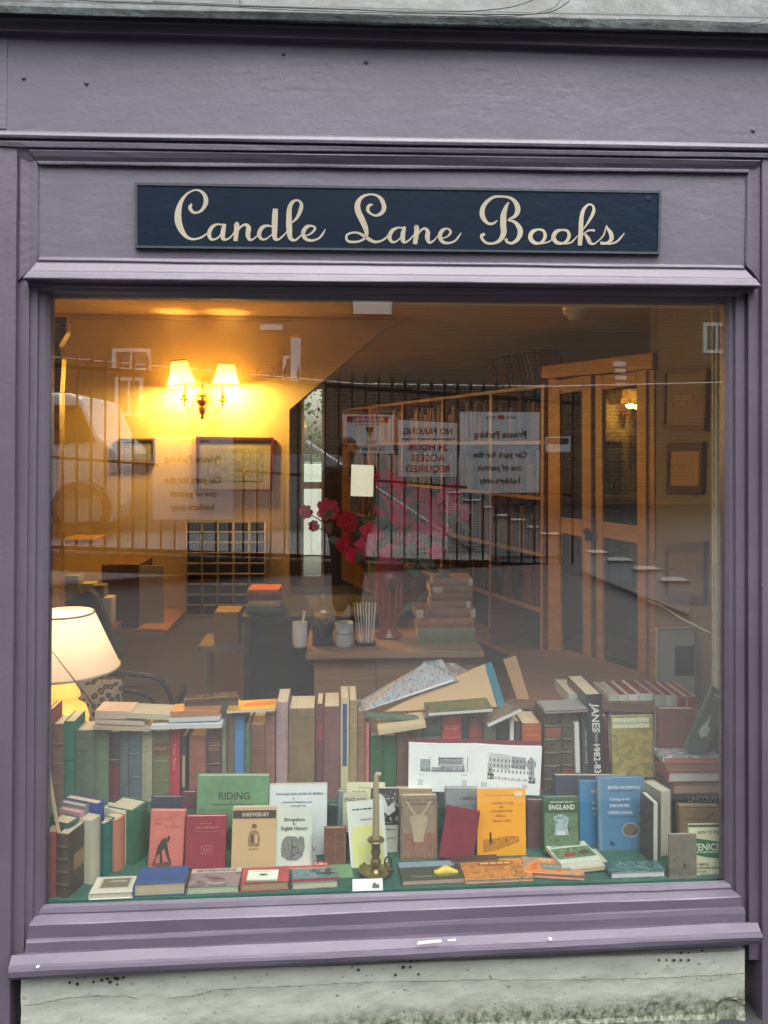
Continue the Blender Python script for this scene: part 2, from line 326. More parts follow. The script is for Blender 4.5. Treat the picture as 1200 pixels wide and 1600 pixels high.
# ================================================================== THE SHOPFRONT
# paler lilac above, deeper violet below: the difference partly puts light into the colour
m_paint_u = Mpaint('paler_lilac_boards', (87, 82, 95), (2.2, 3, 9), dirt=.12); m_paint_h = Mpaint('violet_paint_frame', (85, 78, 93), (1.6, 3, 12), dirt=.18); m_paint_v = Mpaint('violet_paint_posts', (82, 74, 88), (12, 3, 1.6), dirt=.18)
shop = empty('shopfront', (0, 0, 0), 'lilac painted wooden shopfront with moulded frame, fascia and deep sill around one big window', 'shopfront')
rn = random.Random(3)
def hband(name, edges, Yback, mat, seg=36, amp=.0013, smooth=False, parent=shop):
    """moulding run: each edge = (py at x=0, py at x=1200, Y, pxL, pxR)"""
    L = []
    for e in edges:
        y0, y1, Y = e[:3]; xl, xr = (e[3], e[4]) if len(e) > 3 else (-260, 1460)
        f = lambda x: y0 + (y1 - y0) * x / 1200
        L.append((P(xl, f(xl), Y), P(xr, f(xr), Y)))
    L = [(V((L[0][0].x, Yback, L[0][0].z)), V((L[0][1].x, Yback, L[0][1].z)))] + L + [(V((L[-1][0].x, Yback, L[-1][0].z)), V((L[-1][1].x, Yback, L[-1][1].z)))]
    n = len(L); mb = MB(); vs = []; ph = [rn.uniform(0, 6) for _ in range(n)]
    for j in range(seg + 1):
        t = j / seg
        for i, (a, b) in enumerate(L):
            p = a.lerp(b, t)
            if 0 < i < n - 1:
                wv = math.sin(t * 9 + ph[i]) * .6 + math.sin(t * 23 + ph[i] * 2) * .4 + rn.uniform(-.4, .4)
                p = p + V((0, wv * amp * .6, wv * amp))
            vs.append(p)
    fs = [(j * n + i, j * n + i + 1, (j + 1) * n + i + 1, (j + 1) * n + i) for j in range(seg) for i in range(n - 1)]
    fs += [tuple(range(n))[::-1], tuple(seg * n + i for i in range(n))]
    mb.add(vs, fs); o = mb.build(name, mat, parent)
    bv = o.modifiers.new('bevel', 'BEVEL'); bv.width = .0022; bv.segments = 2; bv.limit_method = 'ANGLE'; bv.angle_limit = math.radians(25)
    return o
def vband(name, edges, Yback, y0, y1, mat, seg=30, amp=.0008, parent=shop):
    """upright moulding: each edge = (px at y0, px at y1, Y[, own y0, own y1])"""
    L = []
    for e in edges:
        xa, xb, Y = e[:3]; ya, yb = (e[3], e[4]) if len(e) > 3 else (y0, y1)
        f = lambda y: xa + (xb - xa) * (y - y0) / (y1 - y0)
        L.append((P(f(ya), ya, Y), P(f(yb), yb, Y)))
    L = [(V((L[0][0].x, Yback, L[0][0].z)), V((L[0][1].x, Yback, L[0][1].z)))] + L + [(V((L[-1][0].x, Yback, L[-1][0].z)), V((L[-1][1].x, Yback, L[-1][1].z)))]
    n = len(L); mb = MB(); vs = []; ph = [rn.uniform(0, 6) for _ in range(n)]
    for j in range(seg + 1):
        t = j / seg
        for i, (a, b) in enumerate(L):
            p = a.lerp(b, t)
            if 0 < i < n - 1:
                wv = math.sin(t * 9 + ph[i]) * .6 + rn.uniform(-.4, .4); p = p + V((wv * amp, wv * amp * .6, 0))
            vs.append(p)
    fs = [(j * n + i, (j + 1) * n + i, (j + 1) * n + i + 1, j * n + i + 1) for j in range(seg) for i in range(n - 1)]
    fs += [tuple(range(n)), tuple(seg * n + i for i in range(n))[::-1]]
    mb.add(vs, fs); o = mb.build(name, mat, parent)
    bv = o.modifiers.new('bevel', 'BEVEL'); bv.width = .0022; bv.segments = 2; bv.limit_method = 'ANGLE'; bv.angle_limit = math.radians(25)
    return o
# fascia, from the eaves board down to the architrave
hband('eaves_board', [(18, 50, -.10), (30, 61, -.10), (31, 62, -.088), (47, 79, -.088)], .06, m_paint_u)
hband('fascia_board', [(47.5, 79.5, -.066), (51, 84, -.062), (205, 225, -.062)], .06, m_paint_u)
vband('fascia_end_board', [(-260, -262, -.064), (12, 10, -.064)], .05, 52, 202, m_paint_u)
hband('architrave', [(203, 223.5, -.062), (205, 225, -.074), (210, 230, -.079), (215, 235, -.076), (217.5, 238, -.064),
                     (220.5, 240, -.072, 30, 1200), (229, 246, -.070, 40, 1194), (231.5, 249, -.060, 43, 1190), (234, 251, -.067, 45, 1188), (243, 258, -.060, 52, 1178),
                     (250.5, 265, -.052, 57, 1173), (251.5, 266, -.058, 58, 1172), (256, 270, -.057, 61, 1169), (258, 272, -.046, 62, 1168)], .05, m_paint_u)
hband('signboard_panel', [(256, 270, -.045, 24, 1202), (404, 418, -.045, 24, 1202)], .05, m_paint_u)
vband('panel_moulding', [(29, 27, -.050), (33, 31, -.053, 226, 436), (47, 45, -.049, 240, 424), (58, 57, -.052, 252, 410), (62, 61, -.046, 258, 402)], .04, 222, 440, m_paint_v)
vband('panel_moulding', [(1166, 1163, -.046, 274, 412), (1170, 1167, -.052, 270, 418), (1178, 1176, -.049, 262, 425), (1188, 1186, -.053, 252, 440), (1194, 1192, -.050, 246, 446)], .04, 240, 448, m_paint_v)
hband('hood_moulding', [(400, 414, -.046, 62, 1160), (402, 415.5, -.060, 61, 1161), (406, 419, -.062, 58, 1164), (409, 422, -.058, 57, 1166), (422, 434, -.072, 46, 1178),
                        (424.5, 436.5, -.078, 43, 1182), (434, 446, -.084, 35, 1190), (436.5, 448.5, -.080, 34, 1190)], .02, m_paint_h)
# window frame
vband('pilaster', [(-260, -270, -.062), (27, 15, -.062)], .1, 214, 1640, m_paint_v)
vband('pilaster', [(1191, 1191, -.062), (1460, 1460, -.062)], .1, 236, 1640, m_paint_v)
vband('left_stile', [(27, 16, -.044), (46, 37, -.044), (48, 39, -.034), (59, 50, -.032), (62, 53, -.020), (70, 61, -.016), (80, 70, -.001)], .03, 436, 1500, m_paint_v)
vband('right_stile', [(1133, 1131, -.001), (1141, 1140, -.014), (1146, 1146, -.012), (1149, 1150, -.022), (1163, 1164, -.026), (1166, 1167, -.022), (1169, 1170, -.040), (1185, 1186, -.046), (1190.5, 1190.5, -.042)], .03, 436, 1500, m_paint_v)
hband('head_rail', [(436, 448, -.040, 30, 1191), (447, 456, -.040, 44, 1180), (449, 458, -.028, 52, 1168), (455, 464, -.024, 60, 1150), (457, 466, -.014, 66, 1146), (463.5, 475, -.001, 79, 1134)], .03, m_paint_h)
hband('sill', [(1415.5, 1373.5, -.001, 69, 1133), (1421, 1378, -.012, 62, 1139), (1430, 1384, -.017, 54, 1143), (1432, 1387, -.016, 53, 1144), (1447, 1398, -.042, 46, 1157), (1449, 1400, -.045, 45, 1157),
               (1470, 1414.5, -.044, 42, 1159), (1472, 1416, -.050, 41, 1163), (1475.5, 1425, -.053, 41, 1165), (1490, 1438, -.053, 38, 1164),
               (1493, 1441, -.070, 18, 1184), (1510, 1455, -.094, 14, 1189), (1514, 1458, -.102, 13, 1191), (1521, 1464, -.106, 13, 1192), (1528, 1470, -.104, 13, 1192), (1532, 1474, -.094, 13, 1191)], -.0008, m_paint_h, amp=.0013)
# the pane
mb = MB(); a, b, c, d = P(76, 455, .006), P(1140, 462, .006), P(1138, 1384, .006), P(64, 1425, .006)
mb.slab([d, c, b, a], (0, .004, 0)); m_pane = Mglass('window_glass', .09, (.955, .965, .96)); mb.build('glass_pane', m_pane, shop)
# rendered stall riser under the sill: thick limewashed render, cracked, pocked, green at the foot
m, t, bb, o_ = nodes('limewashed_render'); tc = N(t, 'ShaderNodeTexCoord')
n1 = N(t, 'ShaderNodeTexNoise', Scale=7.0, Detail=8.0, Roughness=.7); n2 = N(t, 'ShaderNodeTexNoise', Scale=46.0, Detail=6.0, Roughness=.75)
mpc = N(t, 'ShaderNodeMapping'); mpc.inputs['Scale'].default_value = (1.4, 1, 6); t.links.new(tc.outputs['Object'], mpc.inputs[0])
vor = N(t, 'ShaderNodeTexVoronoi', Scale=2.3); vor.feature = 'DISTANCE_TO_EDGE'
wn = N(t, 'ShaderNodeTexNoise', Scale=6.0, Detail=5.0); wm = N(t, 'ShaderNodeMix', data_type='RGBA'); wm.inputs[0].default_value = .12
t.links.new(tc.outputs['Object'], wn.inputs['Vector']); t.links.new(mpc.outputs[0], wm.inputs[6]); t.links.new(wn.outputs['Color'], wm.inputs[7]); t.links.new(wm.outputs[2], vor.inputs['Vector'])
for q in (n1, n2): t.links.new(tc.outputs['Object'], q.inputs['Vector'])
cr = N(t, 'ShaderNodeMapRange'); cr.inputs[1].default_value = -.02; cr.inputs[2].default_value = -.01; t.links.new(vor.outputs['Distance'], cr.inputs[0])
pk = N(t, 'ShaderNodeMapRange'); pk.inputs[1].default_value = .30; pk.inputs[2].default_value = .37; t.links.new(n2.outputs[0], pk.inputs[0])
mn = N(t, 'ShaderNodeMath'); mn.operation = 'MINIMUM'; t.links.new(cr.outputs[0], mn.inputs[0]); t.links.new(pk.outputs[0], mn.inputs[1])
c1 = N(t, 'ShaderNodeMix', data_type='RGBA'); c1.inputs[6].default_value = (*lin((120, 122, 108)), 1); c1.inputs[7].default_value = (*lin((166, 170, 160)), 1); t.links.new(mn.outputs[0], c1.inputs[0])
sx = N(t, 'ShaderNodeSeparateXYZ'); t.links.new(tc.outputs['Object'], sx.inputs[0])
hz = N(t, 'ShaderNodeMath'); hz.operation = 'MULTIPLY_ADD'; hz.inputs[1].default_value = .10; hz.inputs[2].default_value = -.05; t.links.new(n1.outputs[0], hz.inputs[0])
h2 = N(t, 'ShaderNodeMath'); h2.operation = 'SUBTRACT'; t.links.new(sx.outputs[2], h2.inputs[0]); t.links.new(hz.outputs[0], h2.inputs[1])
sxx = N(t, 'ShaderNodeMapRange'); sxx.inputs[1].default_value = -.9; sxx.inputs[2].default_value = 1; sxx.inputs[3].default_value = .0; sxx.inputs[4].default_value = .06; t.links.new(sx.outputs[0], sxx.inputs[0])
h3 = N(t, 'ShaderNodeMath'); h3.operation = 'SUBTRACT'; t.links.new(h2.outputs[0], h3.inputs[0]); t.links.new(sxx.outputs[0], h3.inputs[1])
mo = N(t, 'ShaderNodeMapRange'); mo.inputs[1].default_value = .0; mo.inputs[2].default_value = .05; mo.inputs[3].default_value = 1; mo.inputs[4].default_value = 0; t.links.new(h3.outputs[0], mo.inputs[0])
mossn = N(t, 'ShaderNodeMapRange'); mossn.inputs[1].default_value = .3; mossn.inputs[2].default_value = .6; t.links.new(n2.outputs[0], mossn.inputs[0])
mm = N(t, 'ShaderNodeMath'); mm.operation = 'MULTIPLY'; t.links.new(mo.outputs[0], mm.inputs[0]); t.links.new(mossn.outputs[0], mm.inputs[1])
c2 = N(t, 'ShaderNodeMix', data_type='RGBA'); c2.inputs[7].default_value = (*lin((62, 72, 40)), 1); t.links.new(mm.outputs[0], c2.inputs[0]); t.links.new(c1.outputs[2], c2.inputs[6])
c3 = N(t, 'ShaderNodeMix', data_type='RGBA'); c3.blend_type = 'MULTIPLY'; c3.inputs[0].default_value = .35; t.links.new(c2.outputs[2], c3.inputs[6]); t.links.new(n1.outputs[0], c3.inputs[7])
t.links.new(c3.outputs[2], bb.inputs['Base Color']); bb.inputs['Roughness'].default_value = .9
hh = N(t, 'ShaderNodeMath'); hh.operation = 'MULTIPLY_ADD'; hh.inputs[1].default_value = 1.0; t.links.new(mn.outputs[0], hh.inputs[0]); t.links.new(n1.outputs[0], hh.inputs[2])
bp = N(t, 'ShaderNodeBump', Strength=.8, Distance=.006); t.links.new(hh.outputs[0], bp.inputs['Height']); t.links.new(bp.outputs[0], bb.inputs['Normal']); m_render = m
mb = MB(); nx, nz = 150, 24; a0, a1 = P(30, 1500, -.075), P(1171, 1480, -.075); rr = random.Random(5); vs = []
from mathutils import noise as mnoise
for i in range(nx + 1):
    for k in range(nz + 1):
        x = a0.x + (a1.x - a0.x) * i / nx; z = -.02 + .215 * k / nz
        d = mnoise.fractal(V((x * 5, 3.3, z * 9)), 1.0, 2.0, 5) * .005 + (-.006 if z < .02 else 0)
        edge = max(0, 1 - abs(i / nx - 1) * 60); hole = max(0, .045 - math.hypot(x - (a1.x - .05), z - .02))
        vs.append((x + mnoise.noise(V((x * 9, z * 20, 0))) * .004, -.062 + d + edge * .01 + (hole * 1.2 if hole > 0 else 0), z))
fs = [(i * (nz + 1) + k, (i + 1) * (nz + 1) + k, (i + 1) * (nz + 1) + k + 1, i * (nz + 1) + k + 1) for i in range(nx) for k in range(nz)]
mb.add(vs, fs); mb.box((a0.x, -.05, -.02), (a1.x, .05, .19)); riser = mb.build('stall_riser', m_render, shop)
mb = MB()                                                # drill holes and pock marks in the render: little dark sunk cups
for (px, py) in [(168, 1529), (180, 1528), (193, 1527), (120 + 1, 1537), (121, 1527), (133, 1526), (146, 1534), (159, 1531), (172, 1534), (184, 1529), (109, 1535), (183, 1538),
                 (630, 1500), (642, 1501), (653, 1499), (630, 1511), (641, 1511), (618, 1523), (654, 1522), (559, 1504), (572, 1503), (560, 1515), (1064, 1489), (1076, 1488), (1030, 1500), (1042, 1500), (1053, 1500), (1064, 1500), (1076, 1500), (1097, 1485)]:
    p = P(px, py, -.068); r = .0022 + rr.random() * .0022
    mb.add([(p.x + r * math.cos(k * math.pi / 4) * (1 + .3 * rr.random()), p.y - .0015, p.z + r * math.sin(k * math.pi / 4)) for k in range(8)] + [(p.x, p.y + .006, p.z)], [(k, (k + 1) % 8, 8) for k in range(8)])
tag(mb.build('pock_marks', M((38, 36, 32), 'plaster'), shop), kind='stuff')
mb = MB()                                                # the long crack
pts = [(36, 1571), (60, 1569), (100, 1560), (150, 1556), (200, 1557), (212, 1560)], [(262, 1560), (300, 1556), (322, 1551), (345, 1546), (400, 1543), (480, 1540), (540, 1536), (600, 1534), (720, 1532), (840, 1531), (960, 1530), (1040, 1528), (1110, 1524), (1165, 1520)]
for pl in pts:
    for (x0, y0), (x1, y1) in zip(pl, pl[1:]):
        for q in range(6):
            t0, t1 = q / 6, (q + 1) / 6; A = P(x0 + (x1 - x0) * t0, y0 + (y1 - y0) * t0 + rr.uniform(-1, 1), -.0725); B = P(x0 + (x1 - x0) * t1, y0 + (y1 - y0) * t1 + rr.uniform(-1, 1), -.0725)
            mb.tube([A, B], [.0004 + rr.random() * .0011, .0003 + rr.random() * .0010], 4)
tag(mb.build('crack', M((84, 86, 74), 'plaster'), shop), kind='stuff')
# lead flashing over the fascia
m, t, bb, o_ = nodes('weathered_lead'); tc = N(t, 'ShaderNodeTexCoord'); n1 = N(t, 'ShaderNodeTexNoise', Scale=13.0, Detail=8.0, Roughness=.7); n2 = N(t, 'ShaderNodeTexNoise', Scale=70.0, Detail=4.0)
for q in (n1, n2): t.links.new(tc.outputs['Object'], q.inputs['Vector'])
r = N(t, 'ShaderNodeValToRGB'); e = r.color_ramp.elements; e[0].position = .34; e[0].color = (*lin((26, 31, 31)), 1); e[1].position = .66; e[1].color = (*lin((64, 72, 76)), 1); x = e.new(.5); x.color = (*lin((42, 51, 51)), 1)
t.links.new(n1.outputs[0], r.inputs[0]); t.links.new(r.outputs[0], bb.inputs['Base Color']); bb.inputs['Roughness'].default_value = .42; bb.inputs['Metallic'].default_value = .25
bp = N(t, 'ShaderNodeBump', Strength=.6, Distance=.01); t.links.new(n1.outputs[0], bp.inputs['Height']); t.links.new(bp.outputs[0], bb.inputs['Normal']); m_lead = m
hband('lead_flashing', [(-80, -60, -.02), (0, 26, -.115), (3, 30, -.128), (8, 36, -.134), (20, 52, -.132), (23, 55, -.126), (22, 54, -.10)], .06, m_lead, amp=.003)
# wall above the lead so the roof edge has something behind it
mb = MB(); mb.box((-1.555, .02, 2.86), (1.795, .3, 4.2)); wal = mb.build('upper_wall', Mbrick('upper_brick', (140, 90, 70), (120, 80, 66), (150, 140, 125)), shop)
m_nb = Mbrick('neighbour_brick', (136, 92, 74), (112, 76, 62), (150, 142, 128))
for a_, b_, lb in ((-9, -1.46, 'plain brick wall of the building left of the shopfront'), (1.70, 9, 'plain brick wall of the building right of the shopfront')):
    o = MB().box((a_, -.03, -.02), (b_, .04, 4.2)).build('neighbour_wall', m_nb); tag(center(o), lb, 'wall')
m_cable = M((88, 96, 94), 'plastic', .5)
def cable(pts, rad, label):
    q = []; n = len(pts)
    pp = [pts[0]] + list(pts) + [pts[-1]]
    for i in range(1, n):
        for s in range(8):
            t_ = s / 8; p0, p1, p2, p3 = pp[i - 1], pp[i], pp[i + 1], pp[i + 2]
            f = lambda a, b, c, d: .5 * (2 * b + (c - a) * t_ + (2 * a - 5 * b + 4 * c - d) * t_ ** 2 + (3 * b - a - 3 * c + d) * t_ ** 3)
            q.append(P(f(p0[0], p1[0], p2[0], p3[0]), f(p0[1], p1[1], p2[1], p3[1]), -.145))
    q.append(P(*pts[-1], -.145)); mb = MB(); mb.tube(q, rad, 6); return center(tag(mb.build('cable', m_cable, None, True), label, 'cable', 'grey cables clipped along the lead flashing'))
cable([(90, -2), (180, 3), (300, 7), (430, 11), (560, 15), (700, 18), (790, 12), (840, -3)], .0017, 'thin grey cable running along the lead and curling up past the middle')
cable([(240, 2), (380, 8), (520, 13), (640, 19), (760, 22), (850, 20), (886, 4), (889, -4)], .0020, 'grey cable ending in the widest curl on the lead flashing')
cable([(130, 0), (280, 5), (420, 14), (600, 20), (720, 22), (800, 25), (860, 14), (878, -4)], .0014, 'thinnest grey cable, lowest of the three along the lead left of its curls')
cable([(968, 30), (1040, 31), (1120, 34), (1180, 35), (1200, 26), (1215, 20)], .0015, 'short thin cable lying along the right end of the lead flashing')
cable([(375, -4), (376, 10)], .0030, 'short upright clip of dark cable at the left of the lead')
# small round heads standing proud of the fascia paint
for px, py in ((572, 97), (1177, 204), (37, 122), (443, 84), (135, 130)):
    p = P(px, py, -.0625); mb = MB(); mb.lathe([(.0001, -.0045), (.004, -.0035), (.0062, 0), (.0066, .003)], p, 10, Matrix.Rotation(-math.pi / 2, 3, 'X')); mb.build('nail_head', m_paint_h, shop, True)
# ------------------------------------------------------------------ the sign
sign = empty('sign', P(620, 395, -.05), 'long dark teal name board with cream script lettering on the fascia', 'sign')
bpy.context.view_layer.update(); inv = sign.matrix_world.inverted()
def onsign(px, py, Y): return inv @ P(px, py, Y)
mb = MB(); q = [(211, 387), (1032, 397), (1034, 298), (210, 285)]
mb.slab([onsign(x, y, -.056) for x, y in q], (0, .012, 0)); m_board = Mpaint('sign_board_paint', (14, 27, 42), (3, 3, 6), dirt=.15); m_board.node_tree.nodes['Principled BSDF'].inputs['Specular IOR Level'].default_value = .12; mb.build('board', m_board, sign)
mb = MB(); ins = [(215, 383.5), (1028, 393.5), (1030, 301.5), (214, 289)]
m_edge = Mpaint('sign_rim_paint', (38, 50, 56), (1.5, 2, 12))
for i in range(4):
    a, b, c, d = q[i], q[(i + 1) % 4], ins[(i + 1) % 4], ins[i]
    mb.slab([onsign(*z, -.0585) for z in (a, b, c, d)], (0, .0028, 0))
mb.build('rim', m_edge, sign)
def cr(pts, n=9):
    out = []; pp = [pts[0]] + pts + [pts[-1]]
    for i in range(1, len(pts)):
        for s in range(n):
            t_ = s / n; p0, p1, p2, p3 = pp[i - 1], pp[i], pp[i + 1], pp[i + 2]
            out.append(tuple(.5 * (2 * b + (c - a) * t_ + (2 * a - 5 * b + 4 * c - d) * t_ ** 2 + (3 * b - a - 3 * c + d) * t_ ** 3) for a, b, c, d in zip(p0, p1, p2, p3)))
    return out + [pts[-1]]
LET = [  # stroke points and pen widths of each painted letter, on the three thirds of the board
 (260, [[(183,178,14),(170,205,26),(190,236,22),(225,240,16),(262,215,24),(285,165,34),(275,115,28),(240,83,16),(200,80,12),(150,105,16),(110,155,26),(88,220,42),(84,290,50),(100,350,44),(135,405,28),(175,430,18),(220,430,14),(260,415,14),(300,385,10)]]),
 (260, [[(415,332,12),(370,325,14),(330,345,26),(308,390,30),(320,430,22),(350,432,14),(380,415,12),(405,375,8)],[(420,322,24),(408,380,34),(408,425,30),(430,435,16),(460,420,12),(487,385,8)]]),
 (260, [[(487,338,6),(508,322,30),(505,370,36),(498,446,30)],[(505,392,8),(535,345,14),(570,328,20),(592,350,34),(588,400,34),(600,435,22),(630,430,12),(668,392,8)]]),
 (260, [[(772,345,10),(730,335,16),(690,350,28),(668,395,30),(685,430,20),(720,430,12),(765,395,8)],[(786,212,36),(782,280,42),(780,360,40),(782,422,32),(805,435,16),(840,410,12),(875,370,8)]]),
 (260, [[(895,322,6),(940,280,20),(968,220,30),(972,175,22),(945,152,14),(910,165,24),(888,210,34),(884,280,40),(886,350,42),(893,420,32),(925,440,16),(960,415,12),(988,382,8)]]),
 (260, [[(1000,410,8),(1045,390,14),(1072,355,18),(1050,337,14),(1010,345,26),(985,390,30),(1005,430,24),(1050,442,18),(1100,425,14),(1130,390,14),(1146,360,4)]]),
 (520, [[(288,183,10),(262,190,22),(252,220,24),(275,250,16),(315,262,18),(355,240,28),(370,200,32),(350,145,28),(310,115,16),(260,110,14),(210,130,24),(180,175,38),(182,230,44),(210,290,44),(235,350,38),(243,400,26),(225,430,18),(180,450,16),(120,450,18),(98,430,18),(105,400,16),(145,385,14),(190,390,16),(240,420,26),(290,448,22),(330,450,16),(375,430,14),(408,392,8)]]),
 (520, [[(512,352,10),(470,350,14),(430,370,26),(408,415,30),(425,450,20),(455,450,12),(485,425,10),(502,395,8)],[(518,342,22),(505,400,34),(508,446,30),(530,452,14),(560,430,12),(588,396,8)]]),
 (520, [[(585,356,6),(605,342,28),(602,400,36),(592,468,30)],[(603,415,8),(635,370,14),(665,355,18),(685,380,30),(682,420,34),(695,455,22),(725,445,12),(758,408,8)]]),
 (520, [[(785,430,8),(830,410,12),(850,380,18),(828,357,12),(790,370,26),(772,410,30),(790,450,24),(835,460,16),(880,445,14),(910,410,12),(926,386,4)]]),
 (730, [[(217,298,8),(185,320,18),(145,315,22),(112,270,36),(110,215,34),(140,165,26),(190,130,20),(250,125,16),(310,135,20),(350,170,32),(365,220,38),(345,265,26),(296,294,10),(335,305,20),(370,340,34),(383,385,38),(362,435,28),(320,462,18),(286,450,18),(280,428,24)],[(300,165,8),(280,200,26),(262,260,42),(260,330,44),(262,390,40),(235,440,28),(190,462,18),(140,460,18),(108,430,20),(105,405,22),(128,396,20)]]),
 (730, [[(510,362,14),(470,380,28),(455,420,32),(480,455,28),(520,462,18),(550,440,22),(562,405,24),(548,370,18),(508,362,14)],[(525,466,8),(590,450,11),(625,415,6)]]),
 (730, [[(680,365,14),(640,380,28),(622,420,32),(645,455,28),(690,462,18),(722,440,22),(735,405,24),(720,372,18),(678,365,14)],[(695,467,8),(750,455,12),(795,408,6)]]),
 (730, [[(838,362,6),(885,290,20),(912,230,24),(905,190,14),(870,185,16),(835,230,26),(822,300,32),(820,370,34),(815,430,34),(812,478,28)],[(832,402,8),(870,372,12),(905,368,16),(920,374,18)],[(850,395,14),(872,430,30),(888,460,24),(920,464,12),(965,425,6)]]),
 (730, [[(945,450,6),(985,400,12),(1003,336,6),(1010,352,16),(1035,390,30),(1040,430,30),(1010,460,20),(960,460,22)],[(1010,470,10),(1070,455,14),(1105,425,14),(1133,388,3)]]),
]
m_let = Mpaint('cream_lettering_paint', (158, 149, 130), (3, 3, 3), dirt=.3)
for x0, strokes in LET:
    mb = MB()
    for si, st in enumerate(strokes):
        c = cr([(x0 + x / 4.615, 280 + y / 4.615, wd / 4.615) for x, y, wd in st]); Y = -.0568 - si * .0003; vs = []
        for i, (x, y, wd) in enumerate(c):
            xa, ya, _ = c[max(i - 1, 0)]; xb, yb, _ = c[min(i + 1, len(c) - 1)]; dx, dy = xb - xa, yb - ya; l = math.hypot(dx, dy) or 1; nx_, ny_ = -dy / l, dx / l; h = max(wd, 1.5) / 2
            vs += [onsign(x + nx_ * h, y + ny_ * h, Y), onsign(x - nx_ * h, y - ny_ * h, Y)]
        mb.add(vs, [(2 * i, 2 * i + 1, 2 * i + 3, 2 * i + 2) for i in range(len(c) - 1)])
    mb.build('letter', m_let, sign)
for pts_ in ([(652, 1478), (655, 1475), (664, 1474.5), (676, 1473), (690, 1472.5), (689, 1474), (674, 1475.5), (662, 1477)], [(857, 1469), (860, 1468), (863, 1470), (860, 1472)], [(56, 1513), (61, 1512.5), (61, 1514.5), (57, 1515)], [(700, 1472), (712, 1471), (711, 1472.5)]):
    mb = MB(); mb.slab([P(x, y - 2, -.1065) for x, y in pts_], (0, .006, 0)); mb.build('paint_chip', M((214, 214, 208), 'plaster'), shop)
# pavement at the foot of the wall and the road
# ================================================================== ACROSS THE STREET (seen mirrored in the pane)
m, t, bb, o_ = nodes('wet_asphalt'); tc = N(t, 'ShaderNodeTexCoord'); n1 = N(t, 'ShaderNodeTexNoise', Scale=1.1, Detail=9.0, Roughness=.7); n2 = N(t, 'ShaderNodeTexNoise', Scale=90.0, Detail=3.0)
for q in (n1, n2): t.links.new(tc.outputs['Object'], q.inputs['Vector'])
mx = N(t, 'ShaderNodeMix', data_type='RGBA'); mx.inputs[6].default_value = (.010, .011, .013, 1); mx.inputs[7].default_value = (.05, .053, .057, 1); t.links.new(n1.outputs[0], mx.inputs[0])
t.links.new(mx.outputs[2], bb.inputs['Base Color']); bb.inputs['Roughness'].default_value = .55
bp = N(t, 'ShaderNodeBump', Strength=.4, Distance=.01); t.links.new(n2.outputs[0], bp.inputs['Height']); t.links.new(bp.outputs[0], bb.inputs['Normal']); m_asph = m
def gz(y): return 0 if y > -1.5 else min(.42, (-1.5 - y) * .1)
mb = MB(); ys = [-.05, -1.3]; mb.poly([(-60, .5, 0), (-60, -1.3, 0), (60, -1.3, 0), (60, .5, 0)][::1])
tag(mb.build('pavement', M((44, 45, 46), 'plaster')), kind='structure')
mb = MB(); pr = [(-1.3, -.0), (-1.31, -.1), (-1.6, -.09), (-3, .08), (-5.4, .36), (-9, .42), (-90, .5)]
mb.add([(x, y, z) for y, z in pr for x in (-80, 80)], [(2 * i, 2 * i + 2, 2 * i + 3, 2 * i + 1) for i in range(len(pr) - 1)])
tag(mb.build('road', m_asph), kind='structure')
mb = MB(); mb.poly([(-80, .5, -.02), (80, .5, -.02), (80, 90, -.02), (-80, 90, -.02)]); tag(mb.build('ground', M((96, 92, 84), 'plaster')), kind='structure')
mb = MB(); mb.poly([(-9, -5.9, .44), (1.6, -5.9, .44), (2.4, -12, .45), (-9, -12, .45)]); tag(mb.build('yard', M((104, 106, 106), 'plaster')), kind='structure')
# railings with weldmesh behind
m_iron = M((22, 22, 24), 'metal', .5); m_iron.node_tree.nodes['Principled BSDF'].inputs['Metallic'].default_value = 0
fx = [74 + i * 22.3 - i * i * .032 for i in range(40)]
def fY(px): return 5.1 + (px - 74) / 800 * 1.0
def ftop(px): return 562 + (px - 80) * .073
def fbot(px): return 866 + (px - 80) * .036
fence = empty('railings', Rf(470, 890, 5.6), 'black iron railings with fine wire mesh, mirrored in the shop window', 'railings')
bpy.context.view_layer.update(); FI = fence.matrix_world.inverted()
bar = MB(); h = 1.75
bar.box((-.008, -.008, 0), (.008, .008, 1)); bar.lathe([(.012, 1), (.020, 1.012), (.016, 1.03), (.002, 1.06)], (0, 0, 0), 6); bme = bar.mesh('bar', m_iron)
for px in fx:
    if px > 905: break
    a, b = Rf(px, fbot(px), fY(px)), Rf(px, ftop(px), fY(px)); o = bpy.data.objects.new('bar', bme); COL.objects.link(o); o.parent = fence; o.location = FI @ a; o.scale = (1, 1, b.z - a.z)
for f_, o1, o2, nm in ((ftop, 6, 12, 'rail'), (fbot, -14, -8, 'rail'), (lambda x: ftop(x) + 150, 0, 4, 'rail')):
    mb = MB(); q = [FI @ Rf(px, f_(px) + oo, fY(px) + .012) for px, oo in ((60, o2), (905, o2), (905, o1), (60, o1))]; mb.slab(q, (0, .024, 0)); mb.build(nm, m_iron, fence)
mb = MB()
for i in range(150):
    px = 70 + i * 5.6; a, b = FI @ Rf(px, fbot(px) - 4, fY(px) + .04), FI @ Rf(px, ftop(px) + 120, fY(px) + .04); mb.box((a.x - .0016, a.y - .0016, a.z), (a.x + .0016, a.y + .0016, b.z))
for k in range(46):
    a, b = FI @ Rf(66, fbot(66) - 4 - k * 4.1, fY(66) + .045), FI @ Rf(905, fbot(905) - 4 - k * 3.9, fY(905) + .045); mb.tube([a, b], .0016, 4)
tag(mb.build('wire_mesh', M((60, 62, 62), 'plaster'), fence), kind='stuff')
